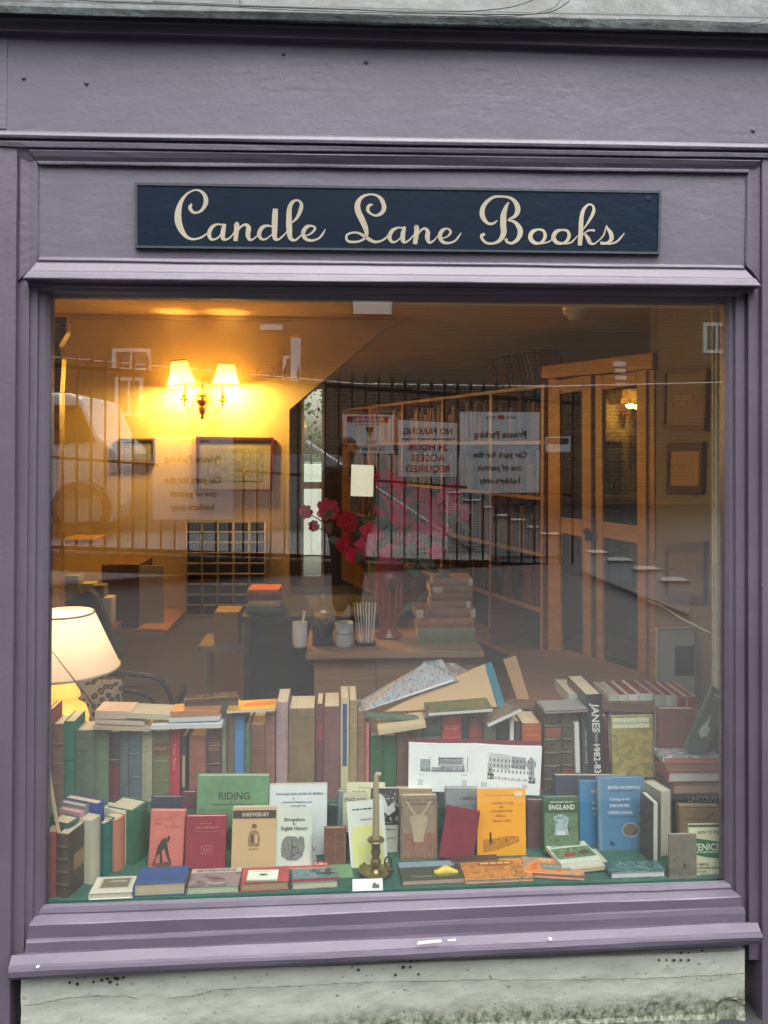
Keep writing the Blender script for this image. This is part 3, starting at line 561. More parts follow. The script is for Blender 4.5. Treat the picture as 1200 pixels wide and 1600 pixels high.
mb = MB(); q = [Rf(px, py, fY(px) - .05) for px, py in ((60, fbot(60) + 26), (868, fbot(868) + 26), (868, fbot(868) - 3), (60, fbot(60) - 3))]; mb.slab(q, (0, -.25, 0))
tag(center(mb.build('plinth_wall', M((48, 44, 40), 'plaster'))), 'low dark stone plinth carrying the mirrored railings', 'wall')
mb = MB(); mb.box((-9, -9.3, .3), (2.2, -9.0, 1.5)); tag(center(mb.build('yard_wall', M((158, 162, 160), 'plaster'))), 'pale concrete yard wall behind the mirrored railings', 'wall')
mb = MB(); mb.tube([Rf(478, 690, 6.6), Rf(560, 745, 6.6), Rf(690, 830, 6.6), Rf(760, 872, 6.6)], .022, 8); mb.tube([Rf(560, 745, 6.6), Rf(560, 880, 6.6)], .02, 6); mb.tube([Rf(690, 830, 6.6), Rf(690, 890, 6.6)], .02, 6)
tag(center(mb.build('handrail', M((200, 204, 204), 'plastic'), smooth=True)), 'pale sloping handrail behind the mirrored railings', 'handrail')
# two stepped walls going down to the right: one behind the mesh, one nearer along the sloping street
def onroad(px, py):
    lo, hi = 2.6, 5.4
    for _ in range(40):
        Y = (lo + hi) / 2; z = P(px, py, Y).z
        if z > .08 + (Y - 3) * .1167: lo = Y
        else: hi = Y
    return Y
m_conc = M((226, 230, 230), 'plaster'); m_cope = M((138, 142, 142), 'plaster')
def stepped(steps, Yf, yb, label):
    e = empty('stepped_wall', Rf(steps[0][0], 900, 5.2), label, 'wall'); bpy.context.view_layer.update(); WI = e.matrix_world.inverted()
    for (x0, y0), (x1, _) in zip(steps, steps[1:]):
        Ya, Yb = Yf(x0, yb(x0)), Yf(x1, yb(x1)); Ym = (Ya + Yb) / 2
        mb = MB(); mb.slab([WI @ Rf(a, b, Y_) for a, b, Y_ in ((x0, yb(x0) + 3, Ya), (x1 - .4, yb(x1) + 3, Yb), (x1 - .4, y0 + 2, Yb), (x0, y0 + 2, Ya))], (0, -.16, 0)); mb.build('wall_block', m_conc, e)
        mb = MB(); mb.slab([WI @ Rf(a, b, Y_ - .02) for a, b, Y_ in ((x0 - 1, y0 + 2, Ya), (x1 + .4, y0 + 2, Yb), (x1 + .4, y0, Yb), (x0 - 1, y0, Ya))], (0, -.2, 0)); mb.build('coping_stone', m_cope, e)
stepped([(700, 770), (726, 782), (753, 793), (772, 806), (800, 813), (825, 824), (845, 835), (879, 836)], lambda x, y: 6.6, lambda x: 878, 'pale concrete stepped wall behind the mirrored mesh fence')
stepped([(924, 864), (952, 876), (992, 890), (1035, 908), (1079, 912)], lambda x, y: onroad(x, y), lambda x: 899 + (x - 924) * .40, 'pale stepped wall running down to the right, mirrored below the cabinet doors')
mb = MB(); cl_ = [(938, 900), (960, 907), (985, 922), (1010, 938), (1035, 948), (1066, 968), (1110, 990)]; vs = []
for x, y in cl_:
    for dy in (-1.6, 1.6): Y = onroad(x, y + dy); q = Rf(x, y + dy, Y); vs.append((q.x, q.y, .08 + (Y - 3) * .1167 + .004))
mb.add(vs, [(2 * i, 2 * i + 1, 2 * i + 3, 2 * i + 2) for i in range(len(cl_) - 1)]); tag(mb.build('road_line', M((140, 142, 142), 'plaster')), kind='structure')
# signs on the railings
m_sg = M((228, 236, 238), 'gloss', .5); m_blk = M((28, 28, 30), 'print'); m_red = M((176, 30, 44), 'print')
def rsign(quad, Y, label, items, col=m_sg):
    Y = fY(min(x for x, y in quad)) - .03
    c = [Rf(x, y, Y) for x, y in quad]; e = empty('sign', (c[0] + c[1]) / 2, label, 'sign'); o0 = (c[0] + c[1]) / 2
    mb = MB(); mb.slab([p - o0 for p in c], (0, -.004, 0)); mb.build('panel', col, e)
    Wd = (c[1] - c[0]).length; H = (c[3] - c[0]).length; lay = {}
    for it in items:
        k = len(lay); lay.setdefault(k, (MB(), it[-1])); q = lay[k][0]; nn = .0025
        if it[0] == 't':
            _, s, u, v, sz, sxx, _m = it; add_text(q, s, ((.5 - u) * Wd * 1.0, nn, v * H), (-1, 0, 0), (0, 0, 1), sz * H, sx=sxx)
        else:
            _, pts, _m = it; q.poly([((.5 - u) * Wd, nn - .0008, v * H) for u, v in pts])
    for k, (q, mt) in lay.items(): q.build('lettering', mt, e)
    return e
pk = lambda big: [('t', 'Private Parking', .5, .72, .125 * big, .95, m_blk), ('t', 'Car park for the', .5, .47, .115 * big, .95, m_blk), ('t', 'use of permit', .5, .31, .115 * big, .95, m_blk), ('t', 'holders only', .5, .15, .115 * big, .95, m_blk),
                  ('p', [(.45, .91), (.53, .91), (.53, .96), (.45, .96)], m_red), ('t', 'council', .36, .935, .04, 1, m_blk), ('t', 'parking', .62, .935, .04, 1, m_blk)]
rsign([(720, 770), (843, 770), (844, 644), (719, 643)], 5.0, 'clear white notice reading Private Parking, rightmost of the mirrored notices', pk(.93))
rsign([(238, 812), (364, 812), (364, 680), (238, 680)], 4.6, 'faint mirrored notice reading Private Parking below the lit wall lamp', pk(.93))
rsign([(623, 745), (714, 745), (715, 661), (622, 656)], 5.0, 'white notice reading NO PARKING with red lines below', [('t', 'NO PARKING', .5, .80, .17, .86, m_blk), ('p', [(.04, .655), (.96, .655), (.96, .675), (.04, .675)], m_blk),
      ('t', '24 HOUR', .5, .52, .17, 1, m_red), ('t', 'ACCESS', .5, .33, .17, 1, m_red), ('t', 'REQUIRED', .5, .14, .17, .98, m_red)])
rsign([(536, 708), (615, 709), (616, 648), (535, 647)], 5.0, 'small white notice with red WARNING band and black triangle', [('p', [(.1, .8), (.92, .8), (.92, .95), (.1, .95)], m_red), ('t', 'WARNING', .51, .87, .15, 1.1, m_sg),
      ('p', [(.38, .68), (.56, .68), (.47, .38)], m_blk), ('t', 'Tel. 0845 833 7801', .5, .12, .11, .95, m_blk), ('t', 'VSG', .45, .28, .16, 1, M((120, 124, 128), 'print')), ('t', 'these premises are protected by', .5, .75, .05, 1, m_blk)])
rsign([(853, 706), (892, 706), (892, 682), (853, 682)], 5.6, 'tiny pale notice mirrored on the cabinet door', [('p', [(.08, .5), (.92, .5), (.92, .9), (.08, .9)], M((70, 76, 84), 'print'))])
# white van
van = empty('parked_van', Rf(60, 900, 8.2), 'white van parked behind the mirrored railings at the far left', 'van'); bpy.context.view_layer.update(); VI = van.matrix_world.inverted()
prof = [(-160, 818), (-160, 620), (40, 612), (108, 614), (128, 622), (152, 678), (180, 706), (186, 730), (184, 790), (172, 818)]
m_van = M((214, 220, 224), 'gloss', .25); mb = MB(); mb.slab([VI @ Rf(x, y, 8.2) for x, y in prof], (0, -1.8, 0)); mb.build('body', m_van, van, bevel=.05)
m_dk = M((24, 26, 30), 'gloss', .15)
for nm, q in (('side_window', [(84, 694), (148, 690), (124, 634), (84, 632)]), ('side_window', [(-60, 694), (74, 694), (74, 632), (-60, 630)])):
    mb = MB(); mb.slab([VI @ Rf(x, y, 8.18) for x, y in q], (0, -.03, 0)); mb.build(nm, m_dk, van)
for px in (-90, 128):
    p = VI @ Rf(px, 795, 8.12); mb = MB(); rot = Matrix.Rotation(math.pi / 2, 3, 'X'); mb.lathe([(.01, .1), (.2, .12), (.33, .12), (.36, .06), (.36, -.12), (.3, -.14)], p, 22, rot); w_ = mb.build('wheel', m_dk, van, True)
    mb = MB(); mb.lathe([(.01, .13), (.12, .15), (.2, .13)], p, 18, rot); mb.build('rim', M((52, 52, 54), 'metal', .6), w_, True)
mb = MB(); mb.slab([VI @ Rf(x, y, 8.18) for x, y in ((150, 742), (185, 738), (183, 722), (160, 722))], (0, -.02, 0)); mb.build('headlight', M((230, 232, 235), 'gloss', .1), van)
# terrace opposite
bld = empty('brick_building', (0, -14, .4), 'dark brick building with white window frames mirrored across the street', 'building'); bpy.context.view_layer.update()
mb = MB(); mb.box((-14, -6, 0), (14, 0, 7.4)); mb.build('wall', Mbrick('street_brick', (132, 96, 76), (106, 80, 66), (158, 148, 134)), bld)
mb = MB(); mb.add([(-14.4, .3, 7.4), (14.4, .3, 7.4), (14.4, -3, 9.0), (-14.4, -3, 9.0), (-14.4, -6.3, 7.4), (14.4, -6.3, 7.4)], [(0, 1, 2, 3), (3, 2, 5, 4), (0, 3, 4), (1, 5, 2)]); rf_ = mb.build('roof', M((74, 76, 82), 'plaster'), bld)
m_wh = M((226, 228, 228), 'gloss', .4); m_wg = M((70, 84, 96), 'gloss', .08)
BI = bld.matrix_world.inverted()
def win(x0, y0, x1, y1, bars=1):
    a, b = BI @ Rf(x0, y1, 14), BI @ Rf(x1, y0, 14); e = MB(); th = .07
    for q in (((a.x, 0, a.z), (b.x, .06, a.z + th)), ((a.x, 0, b.z - th), (b.x, .06, b.z)), ((a.x, 0, a.z + th), (a.x + th, .06, b.z - th)), ((b.x - th, 0, a.z + th), (b.x, .06, b.z - th))): e.box(*q)
    for k in range(bars): x = a.x + (b.x - a.x) * (k + 1) / (bars + 1); e.box((x - .02, .005, a.z + th), (x + .02, .05, b.z - th))
    f_ = e.build('window', m_wh, bld); g = MB(); g.box((a.x + th, .002, a.z + th), (b.x - th, .02, b.z - th)); g.build('pane', m_wg, f_)
for q in ((176, 545, 236, 580), (180, 590, 224, 650), (1098, 505, 1140, 552), (442, 556, 470, 600), (260, 600, 300, 640), (-120, 520, -60, 600)): win(*q)
for q in ((406, 507, 441, 515), (454, 528, 470, 596), (552, 470, 612, 490), (960, 565, 978, 572), (962, 576, 978, 582), (963, 587, 979, 593), (964, 598, 979, 603)):
    a, b = BI @ Rf(q[0], q[3], 13.9), BI @ Rf(q[2], q[1], 13.9); mb = MB(); mb.box((a.x, -.05, a.z), (b.x, a.y * 0 + .1, b.z)); mb.build('white_panel', m_wh, bld)
# overhead wire crossing the reflection
mb = MB(); mb.tube([Rf(60, 556, 6), Rf(300, 577, 6), Rf(560, 600, 6), Rf(860, 604, 6), Rf(1200, 596, 6)], .008, 5); tag(center(mb.build('overhead_wire', M((150, 150, 150), 'plastic'))), 'thin pale wire crossing the window reflection', 'wire')
# person walking past in dark clothes
def skin(name, verts, edges, radii, mat, parent=None, root=0, sub=2):
    me = bpy.data.meshes.new(name); me.from_pydata(verts, edges, []); me.materials.append(mat); o = bpy.data.objects.new(name, me); COL.objects.link(o)
    sk = o.modifiers.new('skin', 'SKIN'); sk.use_smooth_shade = True
    if not me.skin_vertices: me.attributes
    for i, r in enumerate(radii):
        sv = me.skin_vertices[0].data[i] if me.skin_vertices else None
        if sv: sv.radius = (r, r) if not isinstance(r, tuple) else r; sv.use_root = (i == root)
    ss = o.modifiers.new('sub', 'SUBSURF'); ss.levels = sub; ss.render_levels = sub
    if parent is not None: o.parent = parent
    return o
def person(base, face_dir, label):
    e = empty('person', base, label, 'person'); e.rotation_euler = (0, 0, face_dir)
    # 0 pelvis 1 waist 2 chest 3 neck 4 headbase 5 head 6 crown ; legs stride along +x
    v = [(0,0,.92),(0,0,1.08),(0,0,1.30),(0,0,1.46),(0,0,1.50),(.01,0,1.60),(.01,0,1.70),
         (.01,.09,.86),(.05,.10,.48),(.05,.10,.09),(.16,.11,.04),
         (-.01,-.09,.86),(-.03,-.10,.48),(-.09,-.10,.10),(.01,-.11,.04),
         (0,.19,1.40),(-.02,.22,1.13),(.03,.21,.90),(.05,.20,.82),
         (0,-.19,1.40),(-.01,-.22,1.13),(.05,-.21,.90),(.07,-.20,.82)]
    ed = [(0,1),(1,2),(2,3),(3,4),(4,5),(5,6),(0,7),(7,8),(8,9),(9,10),(0,11),(11,12),(12,13),(13,14),(2,15),(15,16),(16,17),(17,18),(2,19),(19,20),(20,21),(21,22)]
    r = [.07,.07,.08,.045,.055,.085,.055,.06,.05,.045,.035,.06,.05,.045,.035,.03,.03,.034,.028,.03,.03,.034,.028]
    skin('body', v, ed, r, M((150, 110, 92), 'plaster'), e)
    j = skin('coat', [(0,0,.76),(0,0,1.08),(0,0,1.32),(0,0,1.43),(0,.19,1.40),(-.02,.225,1.13),(.03,.215,.92),(0,-.19,1.40),(-.01,-.225,1.13),(.05,-.215,.92)], [(0,1),(1,2),(2,3),(2,4),(4,5),(5,6),(2,7),(7,8),(8,9)], [.165,.155,.165,.09,.09,.078,.062,.09,.078,.062], M((26, 26, 30)), e)
    skin('trousers', [(0,0,.95),(.01,.09,.84),(.05,.10,.48),(.05,.10,.10),(-.01,-.09,.84),(-.03,-.10,.48),(-.09,-.10,.11)], [(0,1),(1,2),(2,3),(0,4),(4,5),(5,6)], [.15,.115,.088,.078,.115,.088,.078], M((16, 16, 19)), e)
    for a, b in (((.03,.10,.04), (.20,.11,.03)), ((-.11,-.10,.05), (.06,-.11,.03))):
        skin('shoe', [a, V(a).lerp(V(b), .5), b], [(0,1),(1,2)], [.05,.05,.038], M((14, 14, 14), 'leather'), e)
    mb = MB(); mb.lathe([(.002,.105),(.05,.095),(.085,.06),(.096,.0),(.088,-.05),(.06,-.09)], (-.022,0,1.62), 14); mb.build('hair', M((30, 24, 20)), e, True)
    for s in (-1, 1):
        mb = MB(); mb.lathe([(.001,.008),(.008,.003),(.01,-.003)], (.10, s * .032, 1.615), 8, Matrix.Rotation(math.pi / 2, 3, 'Y')); mb.build('eye', M((20, 18, 18), 'gloss'), e, True)
    mb = MB(); mb.add([(.10,0,1.62),(.125,0,1.575),(.10,.016,1.57),(.10,-.016,1.57)], [(0,1,2),(0,3,1),(1,3,2)]); mb.build('nose', M((150, 110, 92), 'plaster'), e)
    return e
pp = Rf(543, 972, 4.1); pe = person((pp.x, pp.y, P(0, 0, 0).z * 0 + .08 + (.28 * (-pp.y - 3) / 2.4)), 1.15, 'person in dark coat and black trousers standing, mirrored in the window')
pe.scale = (.86, .86, .86)
# ================================================================== THE ROOM BEHIND THE WINDOW
def vplane(A, B):                                # the upright plane through two plan points; returns pixel -> point on it
    A = V((A.x, A.y, 0)); B = V((B.x, B.y, 0)); n = (B - A).cross(V((0, 0, 1))).normalized()
    def f(px, py, off=0): d = ray(px, py); return CAM + d * (((A + n * off) - CAM).dot(n) / d.dot(n))
    f.n = n; return f
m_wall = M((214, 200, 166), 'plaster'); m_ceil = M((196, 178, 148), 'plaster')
CEIL = 2.36
tag(MB().box((-2.4, .12, -.01), (2.6, 7.2, 0)).build('floor', M((150, 142, 126), 'cloth')), kind='structure')
tag(MB().box((-2.4, -.0 + .05, CEIL), (2.6, 7.2, CEIL + .1)).build('ceiling', m_ceil), kind='structure')
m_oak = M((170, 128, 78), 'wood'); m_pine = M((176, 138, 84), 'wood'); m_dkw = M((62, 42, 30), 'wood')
for a, b, nm in (((-2.5, .05, 0), (-2.4, 7.2, CEIL), 'wall_left'), ((-2.4, .06, 0), (-.98, .10, CEIL), 'wall_front_left'), ((1.22, .06, 0), (2.6, .10, CEIL), 'wall_front_right'), ((2.6, .05, 0), (2.7, 7.2, CEIL), 'wall_right')):
    tag(MB().box(a, b).build(nm, m_wall), kind='structure')
p = P(0, 452, .05); tag(MB().box((-1.1, .045, 2.02), (1.4, .10, CEIL)).build('wall_above_window', m_wall), kind='structure')
tag(MB().box((-1.1, .045, 0), (1.4, .06, .30)).build('wall_below_window', m_wall), kind='structure')
# back wall on the left with its sloping soffit edge
YB = 2.4
mb = MB(); q = [(-60, 1330), (452, 1330), (452, 640), (642, 478), (700, 440), (-60, 440)]
mb.slab([P(x, y, YB) for x, y in q], (0, .14, 0)); tag(mb.build('wall_back_left', m_wall), kind='structure')
mb = MB(); mb.slab([P(x, y, YB - .02) for x, y in ((-40, 499), (640, 499), (640, 490), (-40, 488))], (0, .018, 0)); tag(mb.build('picture_rail', m_ceil), kind='structure')
# rear wall with the garden door
YR = 7.0
a, b = P(470, 900, YR), P(507, 600, YR)
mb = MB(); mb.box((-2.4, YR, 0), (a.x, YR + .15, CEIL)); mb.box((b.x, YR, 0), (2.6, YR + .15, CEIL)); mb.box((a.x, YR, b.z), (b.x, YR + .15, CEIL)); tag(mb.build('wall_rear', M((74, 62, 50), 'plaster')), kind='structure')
door = empty('garden_door', V((a.x, YR, 0)), 'narrow glazed rear door letting in pale daylight', 'door')
mb = MB(); wd = b.x - a.x; m_cr = M((188, 182, 160), 'gloss')
for bx in (((0, .02, 0), (.03, .07, b.z)), ((wd - .03, .02, 0), (wd, .07, b.z)), ((.03, .02, 1.12), (wd - .03, .07, 1.2)), ((.03, .02, 0), (wd - .03, .07, .1)), ((.03, .02, b.z - .06), (wd - .03, .07, b.z))): mb.box(*bx)
mb.build('door_frame', m_cr, door); mb = MB(); mb.box((.03, .04, .1), (wd - .03, .046, 1.12)); mb.box((.03, .04, 1.2), (wd - .03, .046, b.z - .06)); mb.build('pane', Mglass('door_glass', .02, (.9, .93, .9)), door)
mb = MB(); mb.box((-3, 9.6, 0), (3, 9.8, 1.35)); tag(center(mb.build('garden_wall', M((206, 208, 196), 'plaster'))), 'pale wall outside the rear door', 'wall')
mb = MB(); rr = random.Random(9)
for i in range(1500):
    x, y, z = rr.uniform(-1.2, 1.6), rr.uniform(9.9, 10.6), rr.uniform(1.3, 2.9); s = .05; d1 = V((rr.uniform(-1, 1), rr.uniform(-1, 1), rr.uniform(-1, 1))) * s; d2 = V((rr.uniform(-1, 1), rr.uniform(-1, 1), rr.uniform(-1, 1))) * s
    c = V((x, y, z)); mb.add([c, c + d1, c + d1 + d2, c + d2], [(0, 1, 2, 3)])
tag(mb.build('hedge', M((70, 96, 50), 'cloth')), 'leafy green hedge seen through the rear door', 'hedge', kind='thing')
# --- wall sconce with two shades
m_brass = M((190, 140, 60), 'metal', .28)
sc_o = P(316, 626, YB - .03); sconce = empty('wall_lamp', sc_o, 'brass wall lamp with two lit pleated shades on the yellow lit back wall', 'wall lamp')
bpy.context.view_layer.update(); SI = sconce.matrix_world.inverted(); s1 = 4.6 / F
mb = MB(); rx = Matrix.Rotation(math.pi / 2, 3, 'X')
mb.lathe([(.002, .03), (.018, .028), (.03, .018), (.036, 0), (.036, -.028)], (0, 0, 0), 16, rx); mb.lathe([(.002, -.11), (.012, -.10), (.007, -.085), (.018, -.07), (.024, -.045), (.014, -.02), (.02, .02), (.012, .05), (.018, .07), (.004, .095), (.001, .10)], (0, 0, 0), 12); mb.build('backplate', m_brass, sconce, True)
m_shade = bpy.data.materials.new('lit_shade'); m_shade.use_nodes = True; t = m_shade.node_tree; t.nodes.clear(); oo = N(t, 'ShaderNodeOutputMaterial')
pb_ = N(t, 'ShaderNodeBsdfDiffuse'); pb_.inputs[0].default_value = (.8, .6, .25, 1); tl = N(t, 'ShaderNodeBsdfTranslucent'); tl.inputs[0].default_value = (.9, .62, .2, 1); mx = N(t, 'ShaderNodeMixShader'); mx.inputs[0].default_value = .5
em = N(t, 'ShaderNodeEmission'); em.inputs[0].default_value = (1, .72, .10, 1); em.inputs[1].default_value = .55; ad = N(t, 'ShaderNodeAddShader')
t.links.new(pb_.outputs[0], mx.inputs[1]); t.links.new(tl.outputs[0], mx.inputs[2]); t.links.new(mx.outputs[0], ad.inputs[0]); t.links.new(em.outputs[0], ad.inputs[1]); t.links.new(ad.outputs[0], oo.inputs[0])
def lamp(loc, energy, color, rad, parent):
    l = bpy.data.lights.new('bulb_light', 'POINT'); l.energy = energy; l.color = color; l.shadow_soft_size = rad; o = bpy.data.objects.new('bulb_light', l); COL.objects.link(o); o.location = loc; o.parent = parent; return o
for cupx, cupy, shade, tilt in ((288, 625, ((262, 605), (307, 601), (292, 563), (268, 566)), .16), (348, 627, ((331, 600), (374, 604), (366, 569), (341, 569)), -.10)):
    cup = SI @ P(cupx, cupy, YB - .12); pts = [V((0, 0, 0)), V((cup.x * .25, -.03, .04)), V((cup.x * .45, -.05, .0)), V((cup.x * .7, -.07, -.055)), V((cup.x * .95, -.085, -.045)), cup]
    mb = MB(); cc = cr([tuple(p) for p in pts], 6); mb.tube(cc, .0045, 6); mb.lathe([(.004, -.005), (.03, -.001), (.03, .003), (.013, .01), (.016, .02), (.011, .03), (.010, .085), (.004, .09)], cup, 14); mb.build('arm', m_brass, sconce, True)
    bl, br, tr, tl_ = [SI @ P(x, y, YB - .12) for x, y in shade]; bc, tc_ = (bl + br) / 2, (tl_ + tr) / 2; ax = (tc_ - bc).normalized(); r0, r1 = (br - bl).length / 2, (tr - tl_).length / 2; hh = (tc_ - bc).length
    rot = V((0, 0, 1)).rotation_difference(ax).to_matrix(); mb = MB(); mb.lathe([(r0, 0), (r0 * .97 + r1 * .0, hh * .06), (r1 + (r0 - r1) * .42, hh * .5), (r1, hh)], bc, 48, rot, .012); mb.build('lamp_shade', m_shade, sconce, True)
    mb = MB(); mb.lathe([(r1 * 1.03, hh * .97), (r1 * 1.03, hh * 1.03), (r1 * .96, hh * 1.03), (r1 * .96, hh * .97)], bc, 32, rot); mb.lathe([(r0 * 1.02, -.004), (r0 * 1.02, .004)], bc, 32, rot); mb.build('shade_trim', M((200, 150, 60)), sconce, True)
    mb = MB(); bc2 = bc + ax * hh * .35; mb.lathe([(.001, .035), (.012, .025), (.02, 0), (.012, -.025), (.004, -.035)], bc2, 12); mb.build('bulb', Mglow((255, 225, 140), 8, 'bulb_glow'), sconce, True)
    lamp(bc2 + V((0, -.0, -.045)), 17, (1, .52, .085), .03, sconce)
# --- unseen hanging lamp added in the rear room to light the long bookcase
hl = empty('added_hanging_lamp', V((-.62, 4.3, 1.9)), 'small unseen hanging lamp with a cream shade, added to light the rear room', 'lamp')
mb = MB(); mb.lathe([(.16, 0), (.15, .03), (.07, .16), (.03, .17)], (0, 0, 0), 28); mb.build('lamp_shade', m_shade, hl, True); mb = MB(); mb.tube([(0, 0, .16), (0, 0, CEIL - 1.9)], .004, 6); mb.build('cord', m_dkw, hl)
mb = MB(); mb.lathe([(.001, -.05), (.02, -.035), (.028, -.01), (.015, .03)], (0, 0, .05), 12); mb.build('bulb', Mglow((255, 225, 150), 8, 'added_lamp_bulb'), hl, True); lamp((0, 0, -.03), 13, (1, .60, .22), .04, hl)
# --- pictures
def picture(quad, f, frame_m, mat_m, pic_m, label, fw=.07, mw=.2, inner=True, off=.0):
    c = [f(x, y) for x, y in quad]; o = (c[0] + c[1]) / 2; e = empty('framed_picture', o, label, 'picture')
    bl, br, tr, tl_ = [p - o for p in c]; nn = (br - bl).cross(tl_ - bl).normalized() * .015
    if nn.dot(CAM - o) < 0: nn = -nn
    L = lambda u, v: (bl * (1 - u) + br * u) * (1 - v) + (tl_ * (1 - u) + tr * u) * v
    asp = (br - bl).length / (tl_ - bl).length; fu, fv = fw, fw * asp
    for q in (((0, 0), (1, 0), (1 - fu, fv), (fu, fv)), ((0, 1), (1, 1), (1 - fu, 1 - fv), (fu, 1 - fv)), ((0, 0), (0, 1), (fu, 1 - fv), (fu, fv)), ((1, 0), (1, 1), (1 - fu, 1 - fv), (1 - fu, fv))):
        mb = MB(); mb.slab([L(*u) for u in q], nn); mb.build('frame_side', frame_m, e)
    mb = MB(); mb.slab([L(fu * .9, fv * .9), L(1 - fu * .9, fv * .9), L(1 - fu * .9, 1 - fv * .9), L(fu * .9, 1 - fv * .9)], nn * .35); mb.build('mount', mat_m, e)
    if inner:
        mb = MB(); mb.slab([L(mw, mw * asp) + nn * .36, L(1 - mw, mw * asp) + nn * .36, L(1 - mw, 1 - mw * asp) + nn * .36, L(mw, 1 - mw * asp) + nn * .36], nn * .08); mb.build('print', pic_m, e)
    return e
fb = lambda x, y: P(x, y, YB - .004)
picture([(307, 768), (426, 768), (428, 684), (307, 682)], fb, M((98, 34, 28), 'gloss'), M((150, 152, 158), 'paper'), Mpic([(96, 112, 112), (150, 158, 150), (120, 132, 140), (178, 172, 150)], 14), 'wide framed print with grey mount and dark red frame on the back wall', .035, .14)
picture([(187, 724), (243, 724), (243, 685), (187, 685)], fb, M((130, 104, 60), 'wood'), M((140, 142, 146), 'paper'), Mpic([(120, 126, 130), (150, 152, 150)], 10), 'small dull grey picture left of the wall lamp', .05, .1)
# wire card rack on the back wall
rack = empty('postcard_rack', P(352, 962, YB - .03), 'cream wire rack of dark cards in rows below the framed print', 'rack'); bpy.context.view_layer.update(); KI = rack.matrix_world.inverted(); mb = MB()
m_cw = M((206, 196, 172), 'plastic')
for i in range(6): x = 291 + i * 24.6; mb.tube([KI @ P(x, 962, YB - .03), KI @ P(x, 815, YB - .03)], .004, 5)
for k in range(10): y = 815 + k * 16.3; mb.tube([KI @ P(289, y, YB - .03), KI @ P(416, y, YB - .03)], .004, 5)
mb.build('wire_frame', m_cw, rack, True)
cc_ = [(62, 34, 26), (40, 34, 30), (74, 60, 44), (30, 34, 34), (86, 66, 48), (54, 50, 46)]
for i in range(5):
    for k in range(9):
        x0, y0 = 293 + i * 24.6, 817 + k * 16.3; mb = MB(); mb.slab([KI @ P(*q, YB - .02) for q in ((x0, y0 + 12.6), (x0 + 20.5, y0 + 12.6), (x0 + 20.5, y0), (x0, y0))], (0, .01, 0)); mb.build('card', M(cc_[rr.randrange(6)], 'paper'), rack)
# --- rear bookcase, running away along the right
NA, FA = P(852, 700, 2.6), P(536, 700, 6.0); bf = vplane(NA, FA); ex = (V((FA.x, FA.y, 0)) - V((NA.x, NA.y, 0))); LEN = ex.length; ex.normalize(); nb = V((-ex.y, ex.x, 0))
if nb.dot(V((CAM.x, CAM.y, 0)) - V((NA.x, NA.y, 0))) < 0: nb = -nb      # nb faces the room
case = empty('bookcase', V((NA.x, NA.y, 0)), 'long brown bookcase of old books running away behind the notices', 'bookcase')
ZSH = [.25, .6, .95, 1.30, 1.65, 2.0]
K = frame(V((0, 0, 0)), ex, -nb, V((0, 0, 1)))          # local: x along, y into the case, z up
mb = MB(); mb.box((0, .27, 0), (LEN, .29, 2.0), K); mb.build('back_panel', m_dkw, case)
for z in ZSH: mb = MB(); mb.box((0, -.005, z - .022), (LEN, .268, z), K); mb.build('shelf', m_oak, case)
for s in (0, .62, 1.35, 2.1, 2.85, LEN - .03):
    for k, z in enumerate(ZSH[:-1]): mb = MB(); mb.box((s, -.012, z + .001), (s + .03, .262, ZSH[k + 1] - .023), K); mb.build('upright', m_oak, case)
dull = [(92, 44, 34), (70, 58, 40), (54, 50, 44), (104, 72, 44), (60, 36, 30), (44, 52, 48), (120, 94, 62), (40, 40, 44), (84, 60, 40), (110, 56, 38), (130, 112, 84), (48, 58, 70)]
bmesh_ = [MB().slab([(0, 1, 0), (0, .05, 0), (.22, -.01, 0), (.5, -.035, 0), (.78, -.01, 0), (1, .05, 0), (1, 1, 0)], (0, 0, 1)).mesh('book', M(c, 'leather')) for c in dull]
ordn = {4: 'top', 3: 'second', 2: 'third', 1: 'fourth', 0: 'lowest'}
cnm = ['reddish brown', 'olive brown', 'grey brown', 'russet', 'maroon', 'dark green', 'ochre', 'black', 'brown', 'rust red', 'tan', 'navy']
far = MB(); bprof = [(0, 1, 0), (0, .05, 0), (.22, -.01, 0), (.5, -.035, 0), (.78, -.01, 0), (1, .05, 0), (1, 1, 0)]
bays = ['nearest', 'second', 'third', 'fourth', 'farthest']
for k in (4, 3, 2, 1):
    s = .04
    while s < LEN - .08:
        if any(abs(s - q) < .055 or (s < q + .03 < s + .05) for q in (.62, 1.35, 2.1, 2.85)): s += .05; continue
        th = rr.uniform(.03, .058); h = rr.uniform(.2, .30); mi = rr.randrange(12)
        mw = Matrix.Translation(V((NA.x, NA.y, ZSH[k])) + ex * s - nb * .02) @ frame(V((0, 0, 0)), ex, -nb, V((0, 0, 1))) @ Matrix.Rotation(rr.choice([0, 0, 0, .08, -.05]), 4, 'Y') @ Matrix.Diagonal((th * .94, rr.uniform(.13, .19), h, 1))
        if s < 2.1 and k > 1:
            o = bpy.data.objects.new('book', bmesh_[mi]); COL.objects.link(o); o.matrix_world = mw
            bay = bays[sum(s > q for q in (.62, 1.35, 2.1, 2.85))]
            tag(o, '%s old book on the %s shelf, %s bay of the long rear bookcase' % (cnm[mi], ordn[k], bay), 'book', '%s books, %s shelf, %s bay of the rear bookcase' % (cnm[mi], ordn[k], bay))
        else:
            far.cur = mi; far.slab([mw @ V(q) for q in bprof], (mw.to_3x3() @ V((0, 0, 1))))
        s += th + (.001 if rr.random() < .93 else .05)
fm = far.build('far_books', [M(c, 'leather') for c in dull])
tag(fm, 'dim mass of old books filling the far end and the low shelf of the rear bookcase', 'books', kind='stuff')
